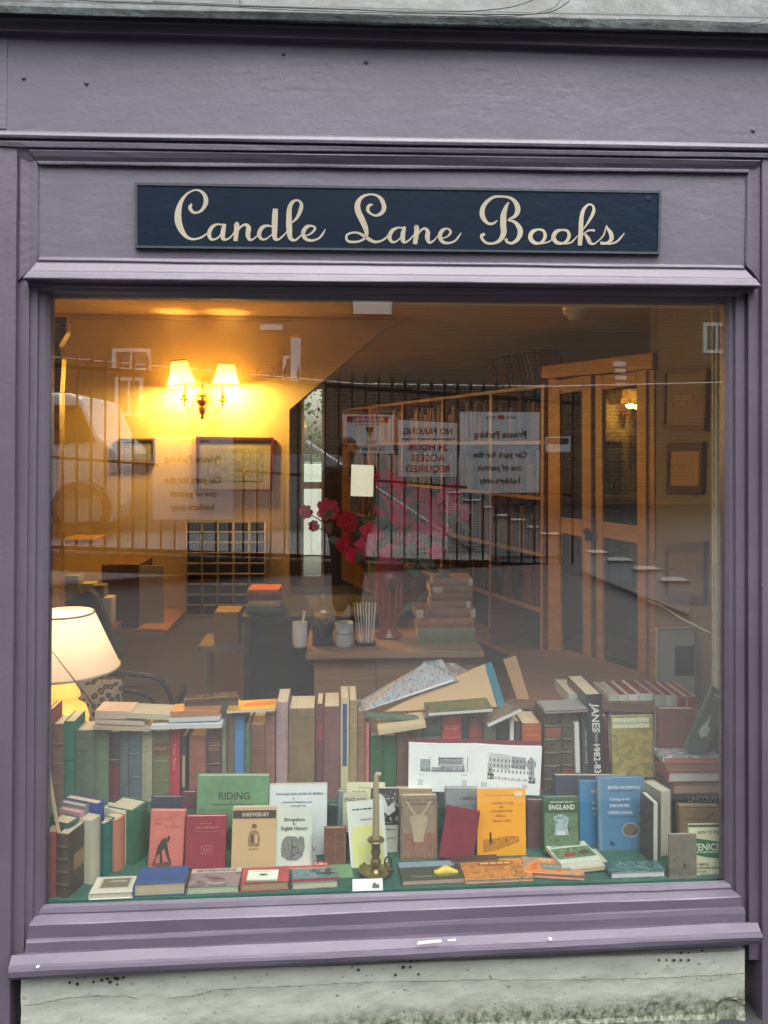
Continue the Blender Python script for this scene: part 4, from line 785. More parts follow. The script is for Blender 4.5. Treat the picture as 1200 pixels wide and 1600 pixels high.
# a leaning run of thin books on top of the case
for i in range(13):
    o = bpy.data.objects.new('book', bmesh_[(i * 5) % 12]); COL.objects.link(o)
    o.matrix_world = Matrix.Translation(V((NA.x, NA.y, 2.003)) + ex * (.03 + i * .048) - nb * .01) @ K @ Matrix.Rotation(.34, 4, 'Y') @ Matrix.Diagonal((.032, .17, .24, 1))
    tag(o, 'thin %s book leaning in the row on top of the rear bookcase' % cnm[(i * 5) % 12], 'book', '%s books leaning on top of the rear bookcase' % cnm[(i * 5) % 12])
# --- glazed cabinet
CA, CB = P(857, 700, 2.28), P(1020, 700, 1.62); cf = vplane(CA, CB); cab = empty('glazed_cabinet', V(((CA.x + CB.x) / 2, (CA.y + CB.y) / 2, 0)), 'tall orange pine cabinet with two glazed doors on the right', 'cabinet'); bpy.context.view_layer.update(); CI = cab.matrix_world.inverted()
cn = cf.n if cf.n.dot(CAM - CA) > 0 else -cf.n
def cq(q, off=0, d=.03): return [CI @ (cf(x, y) + cn * off) for x, y in q], -cn * d
def cpart(nm, q, mt, off=0, d=.03, parent=cab): mb = MB(); a_, b_ = cq(q, off, d); mb.slab(a_, b_); return mb.build(nm, mt, parent, bevel=.003)
cpart('cornice', [(852, 592), (1026, 577), (1026, 551), (852, 573)], m_pine, .03, .42)
cpart('side_panel', [(856, 1240), (869, 1260), (869, 590), (856, 592)], m_pine, -.001, .4)
cpart('side_panel', [(1014, 1340), (1024, 1340), (1022, 577), (1008, 578)], m_pine, -.001, .4)
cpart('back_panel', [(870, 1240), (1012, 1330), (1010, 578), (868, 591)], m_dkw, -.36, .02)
for i, (y0, y1) in enumerate(((672, 668), (770, 772), (900, 925), (1000, 1040))):
    cpart('shelf', [(870, y0 + 7), (1008, y1 + 7), (1008, y1), (870, y0)], m_oak, -.05, .3)
m_cg = Mglass('cabinet_glass', .0, (.62, .64, .62))
for (xa, xb, ya, yb, yc, yd, xs) in ((866, 926, 592, 586, 808, 812, 1), (932, 1012, 585, 578, 815, 822, 0)):
    d_ = empty('door', None); d_.parent = cab; sl = (yb - ya) / (xb - xa)
    dr = lambda nm, q, mt, off=.012, dd=.026: cpart(nm, q, mt, off, dd, d_)
    dr('stile', [(xa + 3, 1230), (xa + 15, 1240), (xa + 11, ya + 1), (xa, ya + 1)], m_pine); dr('stile', [(xb - 12, 1290), (xb, 1300), (xb, yb), (xb - 15, yb + 2)], m_pine)
    dr('rail', [(xa + 12, ya + 24), (xb - 15, yb + 24), (xb - 15, yb + 2), (xa + 11.4, ya + 1.5)], m_pine); dr('rail', [(xa + 13, yc + 24), (xb - 14, yd + 27), (xb - 14, yd), (xa + 12.6, yc)], m_pine)
    dr('glazing', [(xa + 13, yc + 1), (xb - 14, yd + 1), (xb - 15, yb + 22), (xa + 12, ya + 22)], m_cg, .0, .005); dr('glazing', [(xa + 15, 1200), (xb - 13, 1250), (xb - 14, yd + 26), (xa + 13, yc + 23)], m_cg, .0, .005)
k_ = CI @ (cf(926, 830) + cn * .03); mb = MB(); mb.lathe([(.001, .03), (.016, .025), (.02, .01), (.01, 0)], k_, 12, V((0, 0, 1)).rotation_difference(cn).to_matrix()); mb.box(k_ - V((.02, .02, .05)), k_ + V((.015, .0, -.01))); mb.build('lock', M((34, 26, 20), 'metal', .5), cab, True)
cx = (V((CB.x, CB.y, 0)) - V((CA.x, CA.y, 0))); CL = cx.length; cx.normalize(); KC = frame(V((0, 0, 0)), cx, -cn, V((0, 0, 1)))
for nm_, base_y, n_, lab in (('upper', 672, 17, 'upper'), ('middle', 771, 17, 'middle'), ('low', 905, 17, 'low')):
    zb = cf(940, base_y + (3 if nm_ != 'low' else 8), -.1).z + .004; s = .03
    while s < CL - .06:
        th = rr.uniform(.028, .045); mi = rr.randrange(12); o = bpy.data.objects.new('book', bmesh_[mi]); COL.objects.link(o); o.matrix_world = Matrix.Translation(V((CA.x, CA.y, zb)) + cx * s - cn * .09) @ KC @ Matrix.Diagonal((th * .95, .16, rr.uniform(.17, .25), 1))
        tag(o, '%s volume behind glass on the %s shelf of the pine cabinet' % (cnm[mi], lab), 'book', '%s volumes on the %s shelf of the pine cabinet' % (cnm[mi], lab)); s += th
# --- right wall, painted brick, with pictures
RA, RB = P(1018, 700, 1.70), P(1128, 700, .62); rw = vplane(RA, RB); rn_ = rw.n if rw.n.dot(CAM - RA) > 0 else -rw.n
o = empty('right_wall_root', None) if False else None
mb = MB(); ln = (V((RB.x, RB.y, 0)) - V((RA.x, RA.y, 0))); Lw = ln.length; ln.normalize(); KR = frame(V((RA.x, RA.y, 0)), ln, -rn_, V((0, 0, 1)))
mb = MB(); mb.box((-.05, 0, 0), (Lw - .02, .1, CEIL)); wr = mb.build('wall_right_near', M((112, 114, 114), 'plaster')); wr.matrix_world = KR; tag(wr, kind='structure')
rwo = lambda x, y: rw(x, y) + rn_ * .004
picture([(1042, 672), (1108, 674), (1112, 574), (1044, 576)], rwo, M((74, 46, 30), 'wood'), M((124, 112, 94), 'paper'), Mpic([(74, 52, 42), (120, 88, 66), (170, 140, 110)], 25), 'framed print with wide tan mount, upper picture on the right wall', .04, .26)
picture([(1047, 772), (1103, 772), (1105, 690), (1048, 692)], rwo, M((50, 22, 20), 'gloss'), M((150, 124, 104), 'paper'), Mpic([(130, 96, 84), (150, 120, 100), (110, 84, 76)], 16), 'darker framed print hanging under the tan one', .07, .2)
picture([(1044, 940), (1106, 944), (1108, 846), (1044, 850)], rwo, M((66, 46, 34), 'wood'), M((104, 84, 62), 'paper'), Mpic([(80, 66, 52), (120, 100, 76), (60, 50, 42)], 22), 'dim brown framed picture low on the right wall', .06, .16)
pst = picture([(1024, 1085), (1112, 1085), (1114, 978), (1024, 980)], lambda x, y: P(x, y, .95), M((178, 180, 172), 'paper'), M((186, 188, 180), 'paper'), M((44, 44, 46), 'print'), 'pale printed poster with a dark square in the middle, low on the right', .03, .33); pst['category'] = 'poster'; pst.name = 'poster'
# curtain strip, smoke alarm, flue box
mb = MB(); n = 26; vs = []
for k in range(12):
    py = 470 + 640 * k / 11
    for i in range(n):
        px = 1115 + 19 * i / (n - 1); q = P(px, py, .34); vs.append(q + V((0, .014 * math.sin(i * 1.3), 0)))
mb.add(vs, [(k * n + i, (k + 1) * n + i, (k + 1) * n + i + 1, k * n + i + 1) for k in range(11) for i in range(n - 1)]); o = mb.build('curtain', M((230, 226, 200), 'cloth'), None, True); so = o.modifiers.new('s', 'SOLIDIFY'); so.thickness = .003
tag(center(o), 'narrow cream curtain hanging at the right edge of the window', 'curtain')
al = P(899, 480, 1.1); e = empty('smoke_alarm', al, 'round white smoke alarm on the ceiling at the upper right', 'smoke alarm'); mb = MB(); mb.lathe([(.001, -.05), (.03, -.05), (.034, -.03), (.05, -.028), (.054, .0), (.054, .03)], (0, 0, 0), 28); mb.build('body', M((220, 220, 212), 'plastic'), e, True)
mb = MB(); mb.box((-.055, -.05, .03), (.055, .05, max(.05, CEIL - al.z))); mb.build('mount', M((150, 140, 120), 'plastic'), e)
mb = MB(); mb.box((.0, 0, 0), (.10, .1, .16)); o = mb.build('junction_box', M((200, 196, 180), 'plastic')); o.location = P(1100, 548, .9); tag(o, 'boxy pale fitting high at the right end of the room', 'fitting')
# dark bracket and pine post at the far left, little shelf
mb = MB(); mb.slab([P(x, y, 1.0) for x, y in ((60, 612), (94, 612), (97, 560), (92, 540), (104, 520), (104, 496), (60, 494))], (0, .05, 0)); tag(center(mb.build('carved_bracket', m_dkw)), 'dark carved wooden bracket at the top left of the room', 'bracket')
mb = MB(); mb.slab([P(x, y, 1.02) for x, y in ((60, 1300), (93, 1300), (93, 613), (60, 613))], (0, .06, 0)); tag(center(mb.build('wooden_post', m_pine)), 'orange lit wooden post beside the left edge of the window', 'post')
mb = MB(); mb.box((0, 0, 0), (.16, .2, .02)); o = mb.build('wall_shelf', m_pine); o.location = P(92, 850, 1.5); tag(o, 'small pine shelf beside the left post', 'shelf')
# --- furniture in the room
m_ply = M((158, 128, 96), 'wood', .6); m_dpl = M((52, 58, 66), 'wood', .5)
desk = empty('desk', V((P(620, 1020, 1.1).x, 1.1, 0)), 'tan wooden desk with plain front panel in the middle of the room', 'desk'); bpy.context.view_layer.update(); DI = desk.matrix_world.inverted()
tl3, tr3 = DI @ P(478, 1019, 1.05), DI @ P(756, 1016, 1.05); zt = tl3.z
mb = MB(); mb.box((tl3.x, -.06, zt - .028), (tr3.x, .55, zt)); mb.build('desk_top', m_ply, desk, bevel=.003)
bl3, br3 = DI @ P(491, 1040, 1.1), DI @ P(744, 1040, 1.1); xm = DI @ P(588, 1040, 1.1)
mb = MB(); mb.box((bl3.x, 0, 0), (xm.x - .001, .02, zt - .029)); mb.build('front_panel', m_ply, desk); mb = MB(); mb.box((xm.x + .001, 0, 0), (br3.x, .02, zt - .029)); mb.build('front_panel', m_ply, desk)
for x in (bl3.x, br3.x - .02): mb = MB(); mb.box((x, .021, 0), (x + .02, .5, zt - .029)); mb.build('side_panel', m_ply, desk)
DZ = zt
d2 = empty('side_table', V((P(430, 960, 1.5).x, 1.5, 0)), 'dark blue grey table left of the tan desk with papers on it', 'table'); bpy.context.view_layer.update(); I2 = d2.matrix_world.inverted(); a_, b_ = I2 @ P(378, 962, 1.5), I2 @ P(500, 962, 1.5); z2 = a_.z
mb = MB(); mb.box((a_.x, -.02, z2 - .03), (b_.x + .4, .5, z2)); mb.build('table_top', m_dpl, d2); mb = MB(); mb.box((a_.x + .01, 0, 0), (a_.x + .04, .46, z2 - .031)); mb.build('side_panel', m_dpl, d2); mb = MB(); mb.box((a_.x + .041, .1, 0), (b_.x + .38, .12, z2 - .031)); mb.build('front_panel', m_dpl, d2)
t3 = empty('wooden_table', V((P(900, 1050, .95).x, .95, 0)), 'reddish brown table top behind the display at the right', 'table'); bpy.context.view_layer.update(); I3 = t3.matrix_world.inverted(); m_rw = M((124, 96, 74), 'wood')
q = [I3 @ G(x, y, .72) for x, y in ((800, 1094), (1024, 1100), (1012, 1052), (890, 1016), (800, 1014))]; mb = MB(); mb.slab(q, (0, 0, -.03)); mb.build('table_top', m_rw, t3)
for x, y in ((830, 1086), (1000, 1086)):
    p = I3 @ G(x, y, .69); mb = MB(); mb.box((p.x - .02, p.y - .02, 0), (p.x + .02, p.y + .02, .689)); mb.build('leg', m_rw, t3)
def stackbooks(specs, Y, zb, lab, grp):
    z = zb
    for i, (xl, xr, hpx, col, extra, lb) in enumerate(specs):
        T = hpx / F * (Y + 2.2); a_ = P(xl, 980, Y); b_ = P(xr, 980, Y); W = b_.x - a_.x; X = V((1, 0, 0)); rz = Matrix.Rotation(rr.uniform(-.04, .04), 4, 'Z')
        O = Matrix.Translation(V(((a_.x + b_.x) / 2, Y, z))) @ rz @ frame(V((W / 2, 0, T)), V((0, 1, 0)), V((0, 0, -1)), V((-1, 0, 0)))
        book(lb, O, .15, T, W, col, kind='leather', group=grp, deco=extra); z += T + .0006
stackbooks([(654, 742, 24, (112, 122, 92), (), 'thick sage green volume at the bottom of the stack on the desk'), (652, 740, 14, (168, 112, 74), (), 'orange tan volume second from the bottom of the desk stack'), (650, 743, 15, (150, 104, 84), (('sr', 0, .08, (214, 200, 176)), ('sr', .88, 1, (214, 200, 176))), 'brown volume with cream corners, widest in the desk stack'),
            (672, 736, 12, (160, 120, 98), (('sr', .02, .12, (220, 206, 184)),), 'short tan volume with pale tail resting on the widest one'), (674, 738, 12, (146, 100, 82), (), 'plain reddish brown volume in the middle of the desk stack'), (673, 738, 11, (164, 128, 108), (('sr', .72, .95, (220, 206, 184)),), 'tan volume with pale label second from the top of the desk stack'), (676, 738, 12, (172, 140, 120), (('sr', 0, .1, (226, 214, 196)),), 'pale tan volume topping the stack on the desk')][::1], 1.18, DZ, '', 'stack of old volumes on the desk')
stackbooks([(384, 442, 10, (88, 120, 122), (), 'teal grey volume at the bottom of the side table stack'), (388, 438, 9, (190, 184, 160), (), 'cream volume above the teal one on the side table'), (386, 440, 11, (130, 84, 60), (), 'brown volume below the orange one on the side table'), (386, 436, 6, (222, 120, 30), (), 'bright orange thin book topping the side table stack')], 1.55, z2, '', 'small stack on the side table')
book('dull red book lying near the side table edge', Matrix.Translation(P(430, 975, 1.5) + V((0, 0, .03))) @ frame(V((0, 0, 0)), V((0, 1, 0)), V((0, 0, -1)), V((-1, 0, 0))) @ Matrix.Translation((0, 0, -.2)), .12, .028, .2, (120, 62, 54), group='small stack on the side table')
# card box leaning on the side table
mb = MB(); a_, b_ = P(334, 1006, 1.7), P(374, 956, 1.7); mb.box((a_.x, 1.7, a_.z), (b_.x, 1.85, b_.z)); o = center(mb.build('cardboard_box', M((168, 140, 78), 'paper'), bevel=.004)); tag(o, 'upright yellowish cardboard box standing left of the side table', 'box')
st_ = empty('stool', V(((a_.x + b_.x) / 2, 1.78, 0)), 'low pale stool under the upright cardboard box', 'stool'); mb = MB(); mb.box((-.13, -.12, a_.z - .03), (.13, .14, a_.z - .001)); mb.build('seat', M((150, 136, 112), 'wood'), st_)
for sx_ in (-.11, .09):
    for sy_ in (-.10, .10): mb = MB(); mb.box((sx_, sy_, 0), (sx_ + .02, sy_ + .02, a_.z - .031)); mb.build('leg', M((150, 136, 112), 'wood'), st_)
mb = MB()
for k in range(4): yy = 966 + k * 10; q = [o.matrix_world.inverted() @ P(x, y, 1.698) for x, y in ((342, yy + 2), (366, yy + 2), (366, yy), (342, yy))]
def holder(px0, px1, pt, pb, Y, col, nm, lab, cat, rim=True):
    a_, b_ = P(px0, pb, Y), P(px1, pb, Y); r = (b_.x - a_.x) / 2; zt_ = P(px0, pt, Y).z; e = empty(nm, V(((a_.x + b_.x) / 2, Y, DZ)), lab, cat); h = zt_ - DZ
    mb = MB(); mb.lathe([(.001, 0.001), (r * .96, 0.001), (r, .01), (r, h), (r * .9, h), (r * .88, .02), (.001, .02)], (0, 0, 0), 24); mb.build('body', M(col, 'plastic'), e, True); return e, r, h
e, r, h = holder(457, 480, 972, 1012, 1.14, (206, 206, 204), 'mug', 'white mug with a red tipped pen, left end of the desk', 'mug')
mb = MB(); mb.tube([(0, 0, h * .3), (.02, 0, h + .05)], .006, 8); mb.build('pen', M((230, 230, 226), 'plastic'), e); mb = MB(); mb.tube([(.02, 0, h + .05), (.0235, 0, h + .058)], .0062, 8); mb.build('pen_cap', M((200, 50, 40), 'plastic'), e)
e, r, h = holder(523, 552, 972, 1014, 1.14, (192, 194, 202), 'white_pot', 'white ribbed pot between the black box and the envelopes', 'pot')
mb = MB(); mb.lathe([(r * 1.02, h * .55), (r * 1.03, h * .58), (r * 1.02, h * .6)], (0, 0, 0), 24); mb.build('rib', M((150, 152, 160), 'plastic'), e, True)
a_, b_ = P(488, 1012, 1.14), P(520, 976, 1.14); mb = MB(); mb.box((a_.x, 1.14, DZ + .001), (b_.x, 1.24, b_.z)); tag(center(mb.build('black_box', M((46, 48, 52), 'cloth'), bevel=.003)), 'black box under the glass decanter on the desk', 'box')
dc = V(((a_.x + b_.x) / 2, 1.19, b_.z + .001)); e = empty('glass_decanter', dc, 'round glass decanter with amber drink on the black box', 'decanter'); m_gl = Mglass('clear_glass', .12, (.86, .9, .88))
mb = MB(); mb.lathe([(.001, 0), (.03, 0), (.045, .02), (.046, .045), (.03, .07), (.01, .085), (.009, .105), (.016, .11), (.012, .118), (.001, .13)], (0, 0, 0), 20); mb.build('glass', m_gl, e, True); mb = MB(); mb.lathe([(.001, .003), (.028, .003), (.040, .02), (.041, .034), (.001, .034)], (0, 0, 0), 20); mb.build('drink', M((190, 140, 60), 'gloss'), e, True)
e = empty('letter_rack', V((P(570, 1012, 1.16).x, 1.16, DZ + .001)), 'rack of upright white envelopes on the desk right of the white pot', 'letter rack'); mb = MB(); mb.box((-.045, -.03, 0), (.045, .04, .012)); mb.box((-.045, -.034, 0), (-.041, .04, .05)); mb.build('base', m_dkw, e)
for k in range(8):
    mb = MB(); x = -.03 + k * .0085; mb.box((0, 0, 0), (.0052, .03, .165)); o = mb.build('envelope', M((226, 228, 228) if k % 3 else (190, 188, 180), 'paper'), e); o.location = (x, -.02, .013); o.rotation_euler = (0, -.12 + k * .028, 0)
# vase and bouquet
vx = P(607, 1012, 1.3); vase = empty('glass_vase', V((vx.x, 1.3, DZ + .001)), 'tall red tinted cut glass vase on the desk', 'vase'); k1 = 3.5 / F
mb = MB(); hv = (1012 - 892) * k1; mb.lathe([(.001, .004), (.06, 0), (.06, .01), (.03, .03), (.036, .06), (.052, .12), (.058, hv * .6), (.07, hv), (.066, hv), (.053, hv * .6), (.047, .12), (.03, .06), (.001, .05)], (0, 0, 0), 24, wob=.02); mb.build('vase_body', M((150, 66, 60), 'gloss', .08), vase, True)
mb = MB()
for k in range(12):
    a_ = k * math.pi / 6; mb.tube([(.04 * math.cos(a_), .04 * math.sin(a_), .06), (.056 * math.cos(a_), .056 * math.sin(a_), .13), (.062 * math.cos(a_), .062 * math.sin(a_), hv * .7)], .003, 5)
mb.build('cut_rib', M((186, 110, 96), 'gloss', .08), vase, True)
bq = empty('bouquet', V((vx.x, 1.3, DZ + hv * .5)), 'big loose bouquet of red and pink flowers above the glass vase', 'flowers'); bpy.context.view_layer.update(); BQ = bq.matrix_world.inverted()
m_fl = [M((240, 36, 92), 'paper'), M((246, 96, 150), 'paper'), M((208, 14, 46), 'paper')]; m_lf = M((104, 130, 110), 'cloth')
fls = [(543, 815, 19, 2), (538, 850, 15, 2), (551, 868, 13, 0), (490, 822, 10, 2), (612, 758, 26, 0), (600, 790, 20, 1), (640, 800, 26, 1), (668, 815, 30, 1), (660, 780, 20, 0), (695, 790, 24, 0), (705, 770, 18, 0), (650, 840, 22, 1), (690, 830, 18, 1), (610, 868, 20, 1), (630, 850, 18, 0), (580, 830, 20, 1), (570, 856, 18, 1), (590, 872, 12, 0), (512, 796, 20, 1), (596, 746, 16, 1), (720, 800, 18, 1), (478, 800, 12, 0), (680, 860, 16, 1), (625, 815, 20, 1)]
for px, py, sz, ci in fls:
    Y = 1.3 + rr.uniform(-.1, .1); c = BQ @ P(px, py, Y); R = sz / F * (Y + 2.2) * .92; mb = MB()
    for ring, (npet, rr_, lift) in enumerate(((7, 1.0, .15), (6, .7, .45), (5, .4, .75))):
        for j in range(npet):
            a_ = 2 * math.pi * (j + .5 * ring) / npet + rr.uniform(-.2, .2); d = V((math.cos(a_), -lift, math.sin(a_))); s_ = V((-math.sin(a_), 0, math.cos(a_))); tip = c + d * R * rr_; w_ = R * .42 * rr_
            mb.add([c, c + d * R * rr_ * .55 + s_ * w_, tip + s_ * w_ * .5 + V((0, .01, 0)), tip - s_ * w_ * .5 + V((0, .01, 0)), c + d * R * rr_ * .55 - s_ * w_], [(0, 1, 2, 3, 4)])
    mb.build('flower', m_fl[ci], bq); mb = MB(); st = BQ @ V((vx.x + rr.uniform(-.03, .03), 1.3, DZ + hv * .8)); mb.tube([st, st.lerp(c, .6) + V((0, 0, .03)), c + V((0, .01, 0))], .0025, 4); mb.build('stem', M((70, 96, 60), 'cloth'), bq)
mb = MB()
for k in range(95):
    Y = 1.3 + rr.uniform(-.12, .12); c = BQ @ P(rr.gauss(622, 42), rr.gauss(835, 38), Y); d = V((rr.uniform(-1, 1), rr.uniform(-.5, .5), rr.uniform(-1, 1))).normalized() * .045; s_ = d.cross(V((0, 1, 0))).normalized() * .016
    mb.add([c - d, c + s_, c + d, c - s_], [(0, 1, 2, 3)])
tag(mb.build('leaves', m_lf, bq), kind='stuff')
# office chair with looped arms, patterned cushion, navy back, box, notice
ch = empty('office_chair', V((P(215, 1100, 1.3).x, 1.4, 0)), 'dark office chair with looped black arms behind the lamp', 'chair'); bpy.context.view_layer.update(); HI = ch.matrix_world.inverted(); m_bk = M((40, 42, 44), 'plastic', .5)
for pts, Y in (([(150, 1052), (200, 1053), (236, 1057), (255, 1068), (266, 1088), (270, 1120)], 1.1), ([(150, 1078), (190, 1079), (222, 1084), (240, 1096), (252, 1120)], 1.35)):
    mb = MB(); mb.tube([HI @ V(q) for q in [tuple(P(x, y, Y)) for x, y in cr([(x, y, 0) for x, y in pts], 5) for x, y in [(x, y)]]] if False else [HI @ P(q[0], q[1], Y) for q in cr(pts, 5)], .010, 8); mb.build('armrest', m_bk, ch, True)
a_, b_ = HI @ P(60, 1120, 1.2), HI @ P(262, 1118, 1.2); mb = MB(); mb.box((a_.x, -.25, a_.z - .06), (b_.x, .25, a_.z)); mb.build('seat', m_bk, ch, bevel=.02)
mb = MB(); mb.slab([HI @ P(x, y, 1.5) for x, y in ((120, 1100), (190, 1030), (150, 930), (138, 922), (100, 940))], (0, .06, 0)); mb.build('backrest', M((48, 52, 84), 'cloth'), ch, bevel=.01)
zc = (a_.z - .06) ; mb = MB(); mb.tube([((a_.x + b_.x) / 2, 0, .07), ((a_.x + b_.x) / 2, 0, zc)], .025, 10); mb.build('pedestal', m_bk, ch, True)
for k in range(5):
    an = k * 2 * math.pi / 5; mb = MB(); c0 = (a_.x + b_.x) / 2; mb.tube([(c0, 0, .09), (c0 + .26 * math.cos(an), .26 * math.sin(an), .05)], .016, 6); mb.lathe([(.001, .012), (.025, .01), (.025, -.01), (.001, -.012)], (c0 + .27 * math.cos(an), .27 * math.sin(an), .026), 10, rx); mb.build('leg', m_bk, ch)
m, t, bb, o_ = nodes('leopard_print'); co = coords(t); vo = N(t, 'ShaderNodeTexVoronoi', Scale=42.0); vo.feature = 'F1'; t.links.new(co, vo.inputs['Vector']); r = N(t, 'ShaderNodeValToRGB'); e_ = r.color_ramp.elements; e_[0].position = .18; e_[0].color = (*lin((110, 104, 96)), 1); e_[1].position = .5; e_[1].color = (*lin((150, 146, 138)), 1)
x_ = e_.new(.26); x_.color = (*lin((24, 24, 30)), 1); x_ = e_.new(.4); x_.color = (*lin((30, 30, 36)), 1); t.links.new(vo.outputs['Distance'], r.inputs[0]); t.links.new(r.outputs[0], bb.inputs['Base Color']); bb.inputs['Roughness'].default_value = .9
mb = MB(); c = P(140, 1104, 1.02); n_ = 16
vs = []; 
for i in range(n_ + 1):
    for k in range(n_ + 1):
        u, v = i / n_ * 2 - 1, k / n_ * 2 - 1; th = .05 * max(0, (1 - u ** 4) * (1 - v ** 4)) ** .5; vs.append((u * .13, -th, v * .13))
nv = len(vs); vs += [(x, -y, z) for x, y, z in vs]; fs = [(i * 17 + k, (i + 1) * 17 + k, (i + 1) * 17 + k + 1, i * 17 + k + 1) for i in range(16) for k in range(16)]; fs += [tuple(q + nv for q in f[::-1]) for f in fs]
mb.add(vs, fs); o = mb.build('cushion', m, None, True); o.location = c + V((0, 0, -.02)); tag(o, 'grey and black leopard print cushion behind the lamp', 'cushion')
mb = MB(); a_, b_ = P(158, 985, 1.9), P(217, 882, 1.9); mb.box((a_.x, 1.9, a_.z), (b_.x, 2.2, b_.z)); tag(center(mb.build('brown_box', M((96, 66, 50), 'cloth'), bevel=.004)), 'large dull brown box on the side shelf at the left', 'box')
mb = MB(); mb.slab([P(x, y, 1.88) for x, y in ((218, 974), (256, 974), (256, 884), (218, 884))], (0, .006, 0)); tag(center(mb.build('paper_notice', M((176, 168, 152), 'paper'))), 'pale sheet of paper with a few faint lines right of the brown box', 'notice')
mb = MB(); a_, b_ = P(150, 984, 1.86), P(262, 984, 1.86); mb.box((a_.x - .5, 1.84, a_.z - .03), (b_.x, 2.39, a_.z - .002)); tag(center(mb.build('side_shelf', m_oak)), 'orange edged wooden shelf under the brown box', 'shelf')
for (x0, x1, y0, y1, col, lab) in ((100, 122, 900, 960, (150, 150, 148), 'small grey white carton leftmost above the lamp shade'), (126, 146, 912, 970, (190, 190, 180), 'white packet between two cartons above the lamp shade'), (146, 162, 915, 968, (120, 124, 96), 'greenish packet with a pink top above the lamp shade'), (150, 174, 934, 975, (200, 200, 196), 'plain white carton in front of the brown box')):
    a_, b_ = P(x0, y1, 1.7), P(x1, y0, 1.7); mb = MB(); mb.box((a_.x, 1.7, a_.z), (b_.x, 1.78, b_.z)); tag(center(mb.build('carton', M(col, 'paper'), bevel=.002)), lab, 'carton')
mb = MB(); a_, b_ = P(90, 985, 1.68), P(170, 985, 1.68); mb.box((a_.x, 1.66, a_.z + .02 - .04), (b_.x + .02, 1.83, a_.z + .01)); tag(center(mb.build('narrow_shelf', m_oak)), 'narrow shelf under the cartons behind the lamp shade', 'shelf')
# ================================================================== THE WINDOW DISPLAY
m_baize = M((50, 98, 84), 'cloth')
tag(center(MB().box((-1.06, .012, ZL - .05), (1.32, .30, ZL)).build('display_ledge', m_baize, bevel=.003)), 'green baize covered ledge along the foot of the window', 'ledge')
tag(center(MB().box((-1.06, .301, ZL - .05), (1.32, .74, ZS)).build('display_step', m_baize, bevel=.003)), 'raised back step of the display under the upright row of books', 'step')
GOLD = (176, 150, 92); WHT = (226, 228, 222)
SPT = lambda c=GOLD: (('dash', 0, 0, 0, 0, c),)
def sp_lines(col=GOLD, a=.8, b=.2): return (('sr', a, a + .008, col), ('sr', a - .10, a - .092, col), ('sr', b, b + .008, col), ('sh', 'THE', a - .035, .2, col), ('sh', 'BOOK', a - .065, .2, col))
def plainlines(col=GOLD): return (('sr', .9, .906, col), ('sr', .1, .106, col), ('sr', .72, .726, col))
